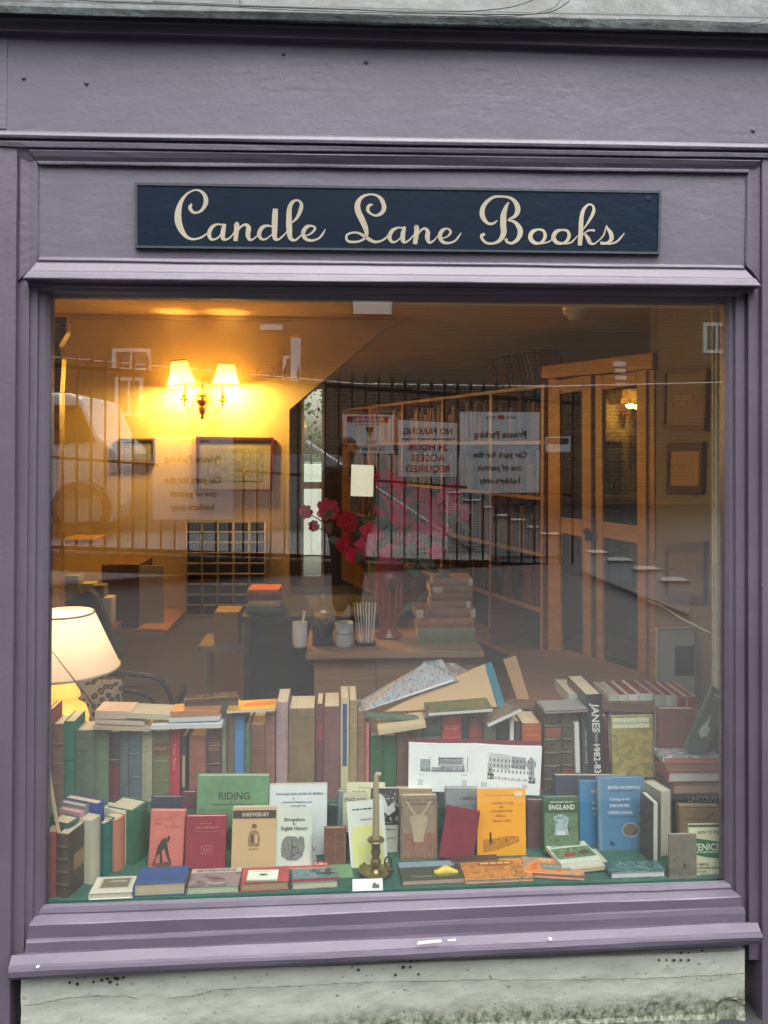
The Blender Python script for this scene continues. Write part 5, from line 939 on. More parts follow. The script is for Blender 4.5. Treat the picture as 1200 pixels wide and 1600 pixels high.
# --- back row, spines to the street (pixel left, right, top)
R2 = [
 (73, 82, 1108, (142, 62, 52), 'cloth', dict(), 'thin red brown spine at the far left end of the back row, beside the frame'),
 (82, 99, 1131, (132, 100, 76), 'leather', dict(bands=3), 'mottled tan spine left of the bright teal one'),
 (99, 117, 1127, (24, 128, 100), 'cloth', dict(deco=(('sr', .52, .53, (16, 80, 64)),)), 'bright teal green spine under the lit table lamp'),
 (117, 146, 1141, (96, 118, 98), 'cloth', dict(deco=plainlines((74, 90, 74))), 'wide grey green spine right of the teal one'),
 (146, 170, 1140, (104, 128, 92), 'cloth', dict(deco=plainlines((80, 98, 70))), 'sage green spine left of the dark spine with a maroon foot'),
 (170, 187, 1143, (70, 60, 56), 'leather', dict(deco=(('sr', .05, .52, (112, 36, 40)), ('sr', .6, .61, GOLD))), 'dark spine whose lower half is maroon'),
 (187, 201, 1142, (92, 110, 110), 'cloth', dict(deco=plainlines((64, 78, 80))), 'slate grey spine, left of two alike'),
 (201, 221, 1141, (86, 110, 114), 'cloth', dict(bands=2), 'slate blue spine beside the cream one'),
 (221, 238, 1140, (170, 168, 138), 'cloth', dict(), 'cream grey spine under the white papers'),
 (238, 265, 1142, (112, 114, 74), 'cloth', dict(deco=(('sr', .66, .84, (104, 78, 56)), ('sh', 'ATLAS', .76, .26, GOLD), ('sr', .58, .59, (160, 152, 110)), ('sr', .3, .31, (160, 152, 110)))), 'wide olive spine with a brown gilt label'),
 (265, 281, 1140, (178, 48, 60), 'cloth', dict(deco=(('st', 'Pocket  History', .62, .42, (216, 140, 140)),)), 'bright red spine with pale vertical title'),
 (283, 291, 1150, (56, 50, 44), 'cloth', dict(deco=(('sr', .2, .7, (168, 156, 122), .2),)), 'thin dark spine with a long narrow pale label'),
 (295, 322, 1149, (148, 92, 72), 'cloth', dict(deco=(('sr', .4, .48, (128, 96, 60), .3),)), 'terracotta spine with a faded gilt emblem'),
 (322, 345, 1138, (92, 68, 60), 'leather', dict(bands=3, deco=sp_lines()), 'dark brown banded spine right of the terracotta one'),
 (346, 354, 1124, (126, 126, 112), 'cloth', dict(), 'very thin grey spine beside the dark brown banded one'),
 (355, 366, 1116, (106, 96, 68), 'cloth', dict(), 'narrow olive brown spine left of the sky blue one'),
 (366, 382, 1117, (82, 134, 186), 'paper', dict(), 'sky blue spine under the yellow magazine'),
 (382, 391, 1133, (84, 112, 74), 'cloth', dict(), 'thin green spine right of the sky blue one'),
 (391, 414, 1132, (120, 84, 70), 'leather', dict(deco=plainlines((150, 110, 84))), 'brown spine ruled in pale lines, right of the thin green one'),
 (414, 430, 1116, (136, 96, 84), 'cloth', dict(deco=plainlines((160, 122, 104))), 'pinkish brown spine left of the tall mauve one'),
 (431, 450, 1097, (168, 140, 138), 'cloth', dict(deco=(('sr', .8, .805, (140, 112, 110)),)), 'tall pale mauve spine'),
 (450, 492, 1107, (130, 108, 74), 'cloth', dict(deco=(('sr', .9, .905, (96, 80, 56)), ('sr', .1, .12, (96, 80, 56)))), 'widest spine of the back row, mottled olive brown'),
 (494, 505, 1100, (104, 60, 64), 'cloth', dict(deco=(('sr', .62, .80, (140, 56, 62)),)), 'maroon spine right of the widest olive brown one'),
 (505, 531, 1104, (122, 84, 80), 'cloth', dict(deco=(('sr', .4, .41, (100, 66, 64)),)), 'mauve brown spine with a small gilt mark'),
 (532, 545, 1090, (206, 194, 150), 'paper', dict(deco=(('sr', .32, .94, (60, 84, 128), .22),)), 'tall cream spine with a long blue panel'),
 (545, 558, 1094, (156, 136, 96), 'cloth', dict(), 'tan spine beside the cream one with the blue panel'),
 (558, 571, 1111, (140, 108, 80), 'cloth', dict(), 'light brown spine left of the thin pink one'),
 (571, 577, 1128, (196, 116, 110), 'paper', dict(), 'thinnest pink spine, left of the deep green pair'),
 (578, 599, 1149, (34, 90, 52), 'cloth', dict(), 'deep green spine under the tan booklet'),
 (599, 619, 1150, (30, 100, 58), 'cloth', dict(), 'brighter green spine beside the brown one'),
 (620, 640, 1141, (116, 88, 62), 'cloth', dict(), 'brown spine just left of the open picture book'),
 (641, 661, 1131, (86, 112, 90), 'cloth', dict(), 'dull sage spine above the left page of the open book'),
 (661, 690, 1122, (38, 66, 50), 'leather', dict(bands=3, deco=(('sr', .84, .92, (60, 84, 60)),)), 'dark green banded spine above the open book'),
 (690, 721, 1117, (176, 64, 50), 'cloth', dict(bands=6, deco=(('sh', 'HISTORY', .84, .18, (226, 170, 130)),)), 'orange red banded spine above the open book'),
 (721, 732, 1122, (34, 66, 52), 'cloth', dict(), 'narrow dark green spine between two red ones'),
 (732, 754, 1120, (116, 58, 46), 'leather', dict(bands=2, deco=(('sr', .74, .86, (150, 70, 54)),)), 'dark red spine with a lighter red label'),
 (755, 775, 1131, (116, 118, 104), 'cloth', dict(), 'plain grey spine above the right page of the open book'),
 (775, 795, 1130, (46, 46, 38), 'leather', dict(bands=4), 'black ribbed spine left of the white one'),
 (796, 803, 1124, (222, 224, 218), 'paper', dict(), 'thin pure white spine between two dark ones'),
 (803, 813, 1127, (60, 62, 54), 'cloth', dict(), 'dark grey spine right of the thin white one'),
 (815, 846, 1130, (176, 96, 62), 'cloth', dict(), 'orange brown spine at the right end of the open book'),
 (850, 878, 1114, (58, 52, 40), 'leather', dict(bands=5, deco=(('sr', .70, .82, (140, 76, 52)),)), 'dark ornate banded spine with an orange label'),
 (878, 903, 1113, (54, 52, 42), 'leather', dict(bands=5, deco=(('sr', .2, .3, (128, 60, 44)),)), 'dark ornate banded spine with a label near its foot'),
]
ZM = Mpic([(40, 38, 30), (96, 88, 62), (54, 50, 40), (120, 108, 76)], 60)
for i, (xl, xr, yt, col, kind, kw, lab) in enumerate(R2):
    big = 850 <= xl < 903
    if not kw.get('deco') and not big:
        g_ = tuple(min(255, int(v * random.choice([.72, 1.35]))) for v in col); a1 = random.uniform(.72, .84)
        kw = dict(kw); kw['deco'] = (('sr', .93, .936, g_), ('sr', .06, .066, g_), ('sh', random.choice(['LIFE', 'TALES', 'POEMS', 'WORKS']), a1, .2, g_), ('sr', a1 - .06, a1 - .055, g_)) if xr - xl > 12 else (('st', random.choice(['Collected Letters', 'A Short History']), .6, .5, g_),)
    spine(lab, xl + .3, xr - .3, yt, ZM if big else col, Y=.385 + random.uniform(-.008, .006), depth=random.uniform(.09, .11) if xl < 120 else random.uniform(.12, .17), kind=kind, **kw)
spine('thin white spine leaning beside the tall black yearbook', 901, 908, 1128, (216, 220, 216), Y=.37, lean=-.035, depth=.15, kind='paper')
spine('dark grey spine with small pale vertical title', 912, 925, 1126, (70, 72, 70), Y=.375, lean=-.03, depth=.16, kind='gloss', deco=(('st', 'Twentieth Century', .66, .55, (200, 200, 190)), ('st', 'Press', .2, .5, (200, 200, 190))))
spine('tall black yearbook spine reading JANES and 1982-83', 922, 947, 1084, (38, 42, 44), Y=.36, lean=-.045, depth=.22, kind='gloss', deco=(('st', 'JANES', .77, .66, WHT, .1), ('st', 'FIGHTING SHIPS', .575, .24, (190, 196, 192)), ('st', '1982-83', .375, .58, WHT)))
spine('thin dark red spine behind the yellow atlas', 949, 955, 1119, (128, 52, 46), Y=.40, lean=-.06, depth=.15)
# white set with red top boards, further back
for xl, xr, yt, c, lab in ((951, 966, 1087, (178, 182, 170), 'first of the pale set behind the atlas, next to the black yearbook'), (967, 981, 1086, (192, 196, 184), 'second pale volume of the set behind the atlas'), (982, 999, 1085, (212, 216, 204), 'whitest volume of the pale set behind the atlas'),
                          (1000, 1020, 1084, (190, 196, 186), 'widest volume of the pale set behind the atlas'), (1022, 1039, 1086, (150, 158, 148), 'greyer volume of the pale set right of the atlas'), (1040, 1056, 1087, (168, 174, 160), 'pale volume above the red brown book'),
                          (1057, 1071, 1088, (172, 164, 134), 'cream volume between two red edges of the pale set'), (1074, 1087, 1088, (176, 158, 130), 'last cream volume of the pale set at the right')):
    red = xl > 1050
    c = tuple(min(235, v + 28) for v in c)
    spine(lab, xl, xr, yt, c, Y=.50, z=.50, depth=.17, yaw=.0, kind='paper', pages=(150, 70, 66) if xl > 960 else (190, 180, 170), group='pale set of volumes with red tops', deco=(('sr', .0, 1, (150, 40, 44), .96),) if red else ())
tag(center(MB().box((.55, .49, ZS + .0), (1.3, .75, .499)).build('book_riser', m_baize)), 'low riser under the pale set of volumes', 'riser')
# --- lying on top of the back row
flat('flat cream pamphlet at the bottom of the pile left of the white papers', (145, 1140), (236, 1143), 6, (152, 1128), (196, 184, 156), Y=.35, kind='paper', hard=False, pages=(206, 196, 166))
flat('cream pamphlet with curled edge second in the left pile', (148, 1131), (225, 1134), 6, (154, 1119), (204, 192, 164), Y=.352, kind='paper', hard=False, pages=(214, 204, 176))
flat('pinkish cream booklet topping the left pile', (148, 1123), (204, 1124), 12, (152, 1096), (226, 196, 172), Y=.354, kind='paper', hard=False, pages=(230, 204, 180))
flat('cream open booklet lying across the middle of the papers', (196, 1122), (266, 1125), 8, (200, 1098), (196, 190, 164), Y=.35, kind='paper', hard=False, pages=(214, 206, 176))
flat('thick white wad of papers lying over the olive spine', (236, 1140), (347, 1137), 7, (240, 1126), (222, 228, 228), Y=.345, kind='paper', hard=False, pages=(220, 228, 230))
flat('thin white booklet on the wad of papers', (264, 1129), (344, 1126), 6, (268, 1118), (214, 222, 224), Y=.348, kind='paper', hard=False, pages=(214, 224, 226))
flat('orange brown covered book on the white papers', (266, 1121), (343, 1119), 9, (270, 1100), (186, 128, 84), Y=.352, kind='gloss', hard=False, pages=(190, 140, 96))
flat('yellow and orange magazine lying over the sky blue spine', (354, 1115), (430, 1111), 4, (346, 1096), (206, 160, 50), Y=.35, kind='gloss', hard=False, pages=(224, 226, 220), deco=(('p', [(.25, .35), (.95, .45), (.98, .75), (.4, .7)], (232, 116, 48)),))
flat('tan booklet with pale edges lying on the green spines', (592, 1149), (666, 1137), 8, (580, 1124), (206, 184, 142), Y=.33, kind='paper', hard=False, pages=(222, 204, 162))
flat('dark green picture book with white page edge lying above the red spine', (668, 1119), (770, 1112), 5, (648, 1097), Mpic([(36, 62, 36), (80, 108, 62), (120, 104, 66), (52, 80, 48)], 18), Y=.335, kind='gloss', hard=False, pages=(224, 228, 224))
flat('grey brown booklet with white edge slanting beside the orange brown spine', (762, 1137), (816, 1112), 6, (757, 1112), Mpic([(104, 92, 74), (140, 124, 98), (84, 76, 64)], 20), Y=.335, kind='gloss', hard=False, pages=(224, 228, 224))
flat('pale grey flat book on the ornate spines', (852, 1115), (918, 1112), 5, (815, 1096), (150, 156, 152), Y=.35, Yr=.35, kind='gloss', pages=(190, 110, 104))
flat('green grey pad under the tan booklet', (572, 1122), (655, 1127), 4, (568, 1112), (86, 116, 96), Y=.37, kind='cloth', hard=False, pages=(96, 120, 100))
spine('pale block of pages receding behind the black yearbook', 888, 921, 1084, (176, 182, 172), Y=.46, depth=.18, kind='paper')
# map sheets fanned above the row
def sheet(name, quad, Ys, th, mat, lab, cat, extra=None):
    c = [P(x, y, Y) for (x, y), Y in zip(quad, Ys)]; o0 = sum(c, V((0, 0, 0))) / len(c); e = empty(name, o0, lab, cat); mb = MB(); n = (c[1] - c[0]).cross(c[2] - c[1]).normalized()
    if n.dot(CAM - o0) < 0: n = -n
    mb.slab([p - o0 for p in c], -n * th); mb.build('sheets', mat, e)
    for nm, uv, mt in (extra or ()):
        L = lambda u, v: (c[0] * (1 - u) + c[1] * u) * (1 - v) + (c[3] * (1 - u) + c[2] * u) * v - o0
        q = MB(); q.poly([L(*p) + n * .0012 for p in uv]); q.build(nm, mt, e)
    return e
m_map = Mpic([(64, 92, 120), (120, 140, 156), (150, 152, 150), (130, 96, 92), (84, 108, 134)], 30, dist=3)
sheet('folded_map', [(564, 1113), (718, 1062), (664, 1036), (560, 1096)], [.40, .46, .50, .46], .004, m_map, 'blue folded map sheet fanned over the row, top left of the tan boards', 'map',
      [('printed_picture', [(.02, .02), (.95, .02), (.95, .10), (.02, .10)], M((196, 206, 212), 'paper')), ('printed_picture', [(.02, .86), (.8, .86), (.8, .97), (.02, .97)], M((90, 130, 156), 'paper')), ('printed_picture', [(.62, .3), (.85, .3), (.88, .66), (.66, .62)], M((170, 178, 176), 'paper'))])
sheet('folded_map', [(640, 1090), (716, 1068), (690, 1030), (660, 1034)], [.52, .52, .56, .56], .003, Mpic([(150, 150, 146), (90, 104, 116), (180, 180, 172)], 26), 'grey newspaper corner sticking up behind the blue map', 'map')
sheet('folded_map', [(680, 1080), (748, 1060), (712, 1036), (690, 1036)], [.54, .54, .58, .58], .003, Mpic([(130, 124, 116), (110, 80, 66), (160, 158, 150)], 26), 'brown grey sheet behind the tan boards', 'map')
sheet('open_boards', [(600, 1112), (786, 1104), (757, 1037), (712, 1056)], [.42, .43, .50, .50], .006, M((190, 160, 118), 'paper'), 'large bare tan book board leaning back with a teal spine edge', 'book', [('board_joint', [(.56, .0), (.585, .0), (.40, 1), (.36, 1)], M((158, 130, 98), 'paper'))])
sheet('teal_spine', [(780, 1108), (791, 1106), (768, 1034), (756, 1038)], [.42, .43, .50, .50], .012, M((40, 116, 134), 'cloth'), 'teal cloth strip forming the right edge of the tan boards', 'book')
sheet('cardboard_flap', [(812, 1104), (830, 1102), (806, 1024), (786, 1030)], [.52, .52, .60, .60], .006, M((166, 128, 88), 'paper'), 'narrow tan cardboard flap leaning right of the teal edge', 'cardboard')
# open picture book
ob = empty('open_book', P(742, 1240, .30), 'open picture book with two old photographs of street buildings', 'book'); bpy.context.view_layer.update(); OI = ob.matrix_world.inverted()
Q = {'bl': (638, 1235, .31), 'tl': (639, 1161, .33), 'br': (843, 1243, .31), 'tr': (847, 1167, .33), 'bm': (741, 1237, .325), 'tm': (743, 1163, .345)}
Q = {k: OI @ P(*v) for k, v in Q.items()}
for nm, a_, b_, c_, d_ in (('left_page', 'bl', 'bm', 'tm', 'tl'), ('right_page', 'bm', 'br', 'tr', 'tm')):
    mb = MB(); n = 8; vs = []
    for i in range(n + 1):
        u = i / n; bow = -math.sin(math.pi * min(1, max(0, u if nm == 'right_page' else 1 - u))) * .006 * (1 if True else 0)
        for (pa, pb_) in ((Q[a_], Q[b_]), (Q[d_], Q[c_])): p = pa.lerp(pb_, u) + V((0, bow, 0)); vs += [p, p + V((0, .011, 0))]
    fs = []
    for i in range(n):
        k = i * 4; fs += [(k, k + 4, k + 6, k + 2), (k + 1, k + 3, k + 7, k + 5), (k, k + 1, k + 5, k + 4), (k + 2, k + 6, k + 7, k + 3)]
    fs += [(0, 2, 3, 1), (n * 4, n * 4 + 1, n * 4 + 3, n * 4 + 2)]
    mb.add(vs, fs); mb.build(nm, M((232, 238, 236), 'paper'), ob)
    L = lambda u, v, o=.0012: (Q[a_].lerp(Q[b_], u)).lerp(Q[d_].lerp(Q[c_], u), v) + V((0, -math.sin(math.pi * (u if nm == 'right_page' else 1 - u)) * .006 - o, 0))
    pm = MB(); G1, G2, G3 = Mpic([(120, 124, 128), (176, 180, 182), (96, 100, 104)], 150), M((84, 88, 92), 'print'), M((196, 202, 202), 'print'); lay = {}
    def pr_(m_, u0, v0, u1, v1, o=.0012, s=0):
        lay.setdefault(m_.name, (MB(), m_))[0].poly([L(u0, v0, o), L(u1, v0 + s, o), L(u1, v1 + s, o), L(u0, v1, o)])
    rg = random.Random(4)
    if nm == 'left_page':
        for (u0, u1, v0, v1) in ((.17, .32, .42, .68), (.34, .46, .42, .52), (.47, .84, .42, .56), (.44, .80, .57, .72)): pr_(G1, u0, v0, u1, v1)
        for k in range(26): u = .18 + k * .026; pr_(G2, u, .43, u + .012, .43 + rg.choice([.03, .05, .07]), .0016)
        for k in range(12): u = .48 + k * .027; pr_(G2, u, .6, u + .009, .66, .0016)
        for u in (.31, .45, .81, .88): pr_(G2, u, .42, u + .008, .74, .0017)
        pr_(G3, .15, .34, .88, .37); pr_(G3, .14, .12, .88, .25); pr_(G2, .44, .70, .80, .725, .0017)
    else:
        pr_(G1, .19, .36, .90, .66, s=-.06); pr_(G3, .20, .55, .52, .86, s=-.05, o=.0013); pr_(G1, .54, .55, .76, .80, s=-.03, o=.0014); lay[G1.name][0].poly([L(.76, .60, .0013), L(.92, .58, .0013), L(.92, .68, .0013), L(.84, .80, .0013), L(.76, .66, .0013)])
        pr_(G2, .19, .30, .92, .42, s=-.06, o=.0015)
        for r_ in range(3):
            for k in range(12): u = .22 + k * .057; v = .46 + r_ * .11 - u * .03; pr_(G2, u, v, u + .018, v + .06, .0018)
        for k in range(14): u = .2 + k * .05; pr_(G1 if k % 2 else G3, u, .33 - u * .05, u + .03, .38 - u * .05, .0019)
        pr_(G3, .1, .12, .8, .22)
    for q, mt in lay.values(): q.build('printed_picture', mt, ob)
mb = MB(); mb.slab([Q['bl'] + V((-.004, .036, -.004)), Q['br'] + V((.008, .036, -.004)), Q['tr'] + V((.008, .036, .004)), Q['tl'] + V((-.004, .036, .004))], (0, .003, 0)); mb.build('cover', M((120, 50, 56)), ob)
# --- front row, left corner
spine('dull red spine standing in the bottom left corner of the window', 70, 88, 1300, (138, 62, 54), Y=.045, z=ZL, depth=.10)
# brown leather book turned so its front board shows
def turned(label, sl, sr_, fr, yt, yb, Y0, Y1, z, cover, Tspine, **kw):
    """spine on the left between px sl..sr_, front board running back to px fr"""
    a_ = P(sr_, yb, Y0); b_ = P(fr, yb, Y1); a_.z = b_.z = z; X = b_ - a_; W = X.length; X.normalize(); Z = V((0, 0, 1)); Yx = Z.cross(X); H = P(sr_, yt, Y0).z - z
    return book(label, frame(a_, X, Yx, Z), W, Tspine, H, cover, **kw)
turned('worn dark brown leather book with a tan patch, angled in the left corner', 88, 106, 139, 1304, 1408, .035, .13, ZL, (78, 66, 54), .036, kind='leather', bands=4, deco=(('r', .25, .36, .82, .62, (150, 124, 84)),), pages=(206, 196, 170))
def lf(label, xl, xr, yt, Y, col, depth=.13, yaw=1.16, z=ZL, **kw): return spine(label, xl, xr, yt, col, Y=Y, z=z, depth=depth, yaw=yaw, **kw)
lf('teal and grey book lowest behind the brown leather one', 106, 124, 1276, .115, (62, 98, 104), depth=.06, kind='gloss')
lf('thin pink edged book behind the brown leather one', 126, 132, 1266, .135, (204, 150, 156), depth=.08, kind='paper')
lf('grey violet book with pale spine behind the pink edged one', 132, 139, 1256, .155, (128, 132, 142), depth=.09)
lf('short cream grey spine in front of the big blue book', 142, 157, 1273, .135, (190, 190, 166), depth=.05, kind='paper')
lf('big bright blue book standing at an angle', 153, 163, 1250, .175, (38, 66, 146), depth=.125)
lf('teal green cloth spine right of the blue book', 164, 180, 1277, .185, (24, 108, 104), depth=.05)
lf('salmon pink spine between the teal and the white book', 181, 196, 1272, .205, (202, 128, 98), depth=.05, kind='paper')
lf('white jacketed book with rounded edge behind the salmon one', 195, 206, 1260, .235, (222, 224, 204), depth=.085, kind='paper')
lf('wide green cloth book left of the navy one', 207, 230, 1251, .265, (52, 108, 76), depth=.09)
face('navy blue board behind the pink book with the bending man', (231, 1350), (279, 1350), (229, 1250), .29, .02, (36, 52, 76))
face('maroon book edge between the navy board and RIDING', (279, 1350), (300, 1350), (279, 1243), .30, .02, (96, 44, 58))
# wooden slips leaning
for pts, lab in (([(73, 1168), (80, 1230), (92, 1300)], 'pale wooden slip leaning in the left corner, longer of two'), ([(75, 1212), (84, 1262), (93, 1305)], 'shorter pale wooden slip leaning in the left corner')):
    mb = MB(); q = [P(x, y, .06 if 'long' in lab else .05) for x, y in pts]; mb.tube(q, .0042, 5); tag(center(mb.build('wooden_slip', M((196, 178, 132), 'wood'))), lab, 'wooden slip')
mb = MB(); mb.tube([P(80, 1016, .205), P(151, 1108, .205)], [.0012, .0032], 6); tag(center(mb.build('pointer', M((150, 140, 116), 'metal', .4), smooth=True)), 'thin metal rod leaning across the lamp shade', 'rod')
# --- facing books
face('pink book with a dark figure of a bending man and faint title', (231, 1357), (285, 1357), (230, 1271), .17, .018, (206, 116, 104), kind='cloth', deco=(('dash', .05, .68, .84, .03, (176, 110, 84)), ('dash', .1, .3, .76, .03, (176, 110, 84)), ('dash', .42, .88, .70, .03, (176, 110, 84)),
     ('p', [(.10, .06), (.18, .05), (.20, .22), (.24, .36), (.34, .48), (.46, .54), (.50, .50), (.58, .56), (.60, .50), (.52, .44), (.58, .26), (.66, .12), (.62, .08), (.50, .24), (.44, .34), (.38, .30), (.42, .08), (.34, .06), (.32, .26), (.22, .20)], (66, 58, 50)),
     ('p', [(.50, .53), (.56, .57), (.60, .54), (.56, .49)], (60, 48, 44)), ('p', [(.12, .04), (.62, .04), (.70, .1), (.5, .12), (.36, .09), (.14, .1)], (110, 78, 66))))
face('red cloth book with faint gilt title and crest', (288, 1358), (351, 1357), (288, 1280), .16, .022, (150, 50, 66), deco=(('dash', .35, .65, .85, .018, (190, 96, 100)), ('dash', .25, .8, .77, .028, (196, 110, 108)), ('dash', .22, .8, .70, .018, (186, 92, 96)), ('fr', .40, .28, .68, .44, .012, (196, 110, 108)), ('t', 'LG', .54, .36, .1, (200, 120, 112))))
face('green cloth book titled RIDING', (303, 1358), (416, 1357), (303, 1219), .215, .026, (98, 142, 98), deco=(('t', 'RIDING', .52, .78, .115, (44, 60, 46), .92), ('r', .21, .685, .81, .693, (52, 72, 54)), ('p', [(.44, .2), (.50, .2), (.50, .42), (.46, .46), (.43, .38)], (44, 66, 46))), pages=(214, 222, 196))
face('sandy SHREWSBURY book with black title band and small coat of arms', (361, 1358), (430, 1357), (361, 1267), .15, .02, (206, 176, 130), kind='paper', hard=False, deco=(('r', .01, .82, .99, .955, (70, 66, 62)), ('t', 'SHREWSBURY', .52, .885, .092, (206, 196, 172), .80),
     ('p', [(.38, .36), (.62, .36), (.64, .48), (.60, .60), (.50, .64), (.40, .60), (.36, .48)], (150, 120, 84)), ('p', [(.44, .66), (.56, .66), (.55, .72), (.5, .74), (.45, .72)], (112, 90, 66)), ('r', .43, .42, .49, .56, (96, 78, 58)), ('r', .52, .42, .58, .56, (206, 176, 130)), ('dash', .4, .6, .31, .02, (120, 96, 70))))
face('tall white book with printed title lines at the top and a dark strip', (419, 1354), (510, 1352), (418, 1233), .23, .02, (214, 224, 224), kind='paper', hard=False, deco=(('t', 'THE VALE AND GATES OF SEVERN', .52, .885, .040, INK, 1.0), ('t', 'by', .42, .83, .03, INK), ('t', 'J. Bowen & Watkinson, Ltd.', .48, .785, .034, INK), ('t', 'University Press', .5, .74, .03, INK)))
face('white Shropshire in English History booklet with a drawing of trees', (430, 1357), (487, 1356), (430, 1267), .16, .006, (214, 222, 206), kind='paper', hard=False, deco=(('t', 'Shropshire', .5, .80, .088, (40, 46, 44), .95), ('t', 'in', .5, .73, .07, (40, 46, 44)), ('t', 'English History', .5, .655, .088, (40, 46, 44), .86),
     ('p', [(.16, .20), (.34, .13), (.60, .13), (.74, .2), (.80, .34), (.78, .50), (.66, .53), (.60, .48), (.56, .52), (.30, .53), (.18, .46), (.14, .32)], Mpic([(52, 56, 54), (150, 154, 146), (90, 92, 88)], 90)), ('r', .44, .16, .46, .46, (60, 62, 60))))
mb = MB(); a_ = P(487, 1346, .155); mb.slab([P(x, y, .155) for x, y in ((487, 1349), (494, 1349), (494, 1305), (487, 1305))], (0, .002, 0)); tag(center(mb.build('bookmark', Mpic([(30, 30, 32), (200, 204, 200), (44, 44, 46)], 60))), 'narrow black and white bookmark between the white booklet and its neighbour', 'bookmark')
face('small brown leather book with a blind stamped frame', (507, 1353), (541, 1352), (506, 1297), .17, .018, (120, 80, 64), kind='leather', deco=(('fr', .5, .12, .94, .86, .02, (146, 104, 84)), ('fr', .12, .5, .9, .62, .012, (146, 104, 84))))
face('narrow teal edged book behind the ENGLAND pamphlet', (526, 1345), (540, 1345), (526, 1242), .27, .03, (108, 140, 138), kind='paper')
face('dark teal book behind the small brown one', (511, 1345), (530, 1345), (511, 1262), .28, .02, (38, 66, 64))
face('cream leaflet sticking up behind the candle', (540, 1300), (600, 1300), (539, 1226), .25, .003, (214, 212, 176), kind='paper', hard=False, deco=(('dash', .3, .8, .88, .02, (150, 146, 120)), ('dash', .15, .5, .8, .03, (170, 164, 136))))
face('grey cream pamphlet printed ENGLAND above the white leaning one', (535, 1300), (574, 1300), (534, 1242), .225, .004, (190, 190, 160), kind='paper', hard=False, deco=(('t', 'ENGLAND', .5, .82, .15, (80, 86, 76), .85), ('t', 'LAND', .5, .6, .1, (120, 122, 106))))
face('white and pale yellow slim book leaning behind the brass candlestick', (549, 1366), (607, 1360), (538, 1263), .15, .012, (224, 230, 222), kind='paper', hard=False, deco=(('r', .08, .08, .92, .66, Mpic([(224, 232, 190), (232, 236, 140), (220, 226, 206)], 6)), ('dash', .15, .7, .88, .018, INK), ('t', 'ENGLAND', .5, .74, .035, (110, 110, 104))), tilt=.18)
face('black and white illustrated book with a pale lower half', (577, 1345), (621, 1345), (577, 1237), .235, .012, (200, 204, 190), kind='paper', hard=False, deco=(('r', 0, .49, 1, 1, Mpic([(26, 28, 30), (44, 46, 48), (40, 42, 44), (190, 194, 190)], 45)), ('p', [(.2, .88), (.35, .93), (.5, .86), (.62, .74), (.8, .8), (.9, .7), (.66, .62), (.4, .7)], (206, 208, 204)), ('dash', .1, .9, .3, .02, (140, 144, 136)), ('dash', .5, .9, .42, .02, (110, 112, 108))))
face('tan block of paper behind the stag book', (618, 1330), (674, 1330), (618, 1237), .27, .03, (150, 128, 100), kind='paper')
face('grey brown book stamped with a stag head over red grasses', (626, 1345), (683, 1344), (625, 1248), .19, .024, (146, 128, 106), deco=(('fr', .03, .02, .97, .98, .012, (122, 104, 84)), ('r', .08, .03, .92, .42, Mpic([(150, 92, 80), (150, 112, 92), (134, 76, 68)], 40)), ('t', 'BY MORE THAN ONE MAN', .52, .925, .05, (96, 54, 44), .92), ('t', 'THE WILDERNESS AND', .52, .865, .05, (96, 54, 44), .95),
     ('p', [(.36, .28), (.62, .28), (.66, .44), (.74, .62), (.70, .70), (.60, .68), (.78, .84), (.88, .92), (.76, .88), (.64, .76), (.56, .70), (.44, .70), (.34, .78), (.20, .90), (.12, .92), (.24, .80), (.38, .68), (.28, .70), (.24, .62), (.32, .46)], (178, 162, 132)),
     *[('p', [(.08 + k * .07, .06), (.10 + k * .07, .06), (.12 + k * .07, .28 + (k % 3) * .06)], (170, 150, 124)) for k in range(12)]))
face('dark green board between the stag book and the maroon one', (684, 1340), (700, 1340), (684, 1240), .29, .02, (34, 72, 58))
face('tall grey cloth book printed CAMBRIA behind the maroon book', (695, 1345), (746, 1345), (693, 1237), .24, .022, (126, 136, 138), deco=(('t', 'CAMBRIA', .70, .86, .07, (70, 72, 78), .9),))
face('plain maroon cloth book leaning to the right', (686, 1339), (738, 1348), (697, 1264), .17, .012, (128, 40, 58), tilt=.16)
face('bright orange yellow book with a price sticker and a sketch of a train bridge', (746, 1339), (822, 1338), (746, 1238), .20, .008, (240, 168, 28), kind='paper', hard=False, deco=(('r', .77, .89, .93, .96, (240, 224, 180)), ('dash', .18, .8, .9, .012, (214, 140, 30)), ('t', 'A GUIDE TO THE', .52, .79, .05, (176, 112, 26), .9), ('t', 'RAIL', .5, .73, .04, (176, 112, 26)), ('t', 'LOCOMOTIVES', .5, .67, .05, (176, 112, 26)), ('t', 'SEVERN', .48, .60, .045, (176, 112, 26)), ('t', 'VALLEY LINE', .5, .53, .05, (176, 112, 26)),
     ('p', [(.12, .07), (.40, .1), (.86, .22), (.86, .29), (.74, .31), (.56, .30), (.30, .26), (.28, .34), (.25, .26), (.12, .26)], Mpic([(110, 74, 22), (214, 146, 28), (140, 96, 24)], 120)), ('r', .25, .18, .29, .36, (84, 60, 24))))
face('dull maroon brown book between the orange and the ENGLAND one', (824, 1338), (852, 1338), (824, 1254), .235, .02, (98, 70, 72), pages=(190, 190, 176))
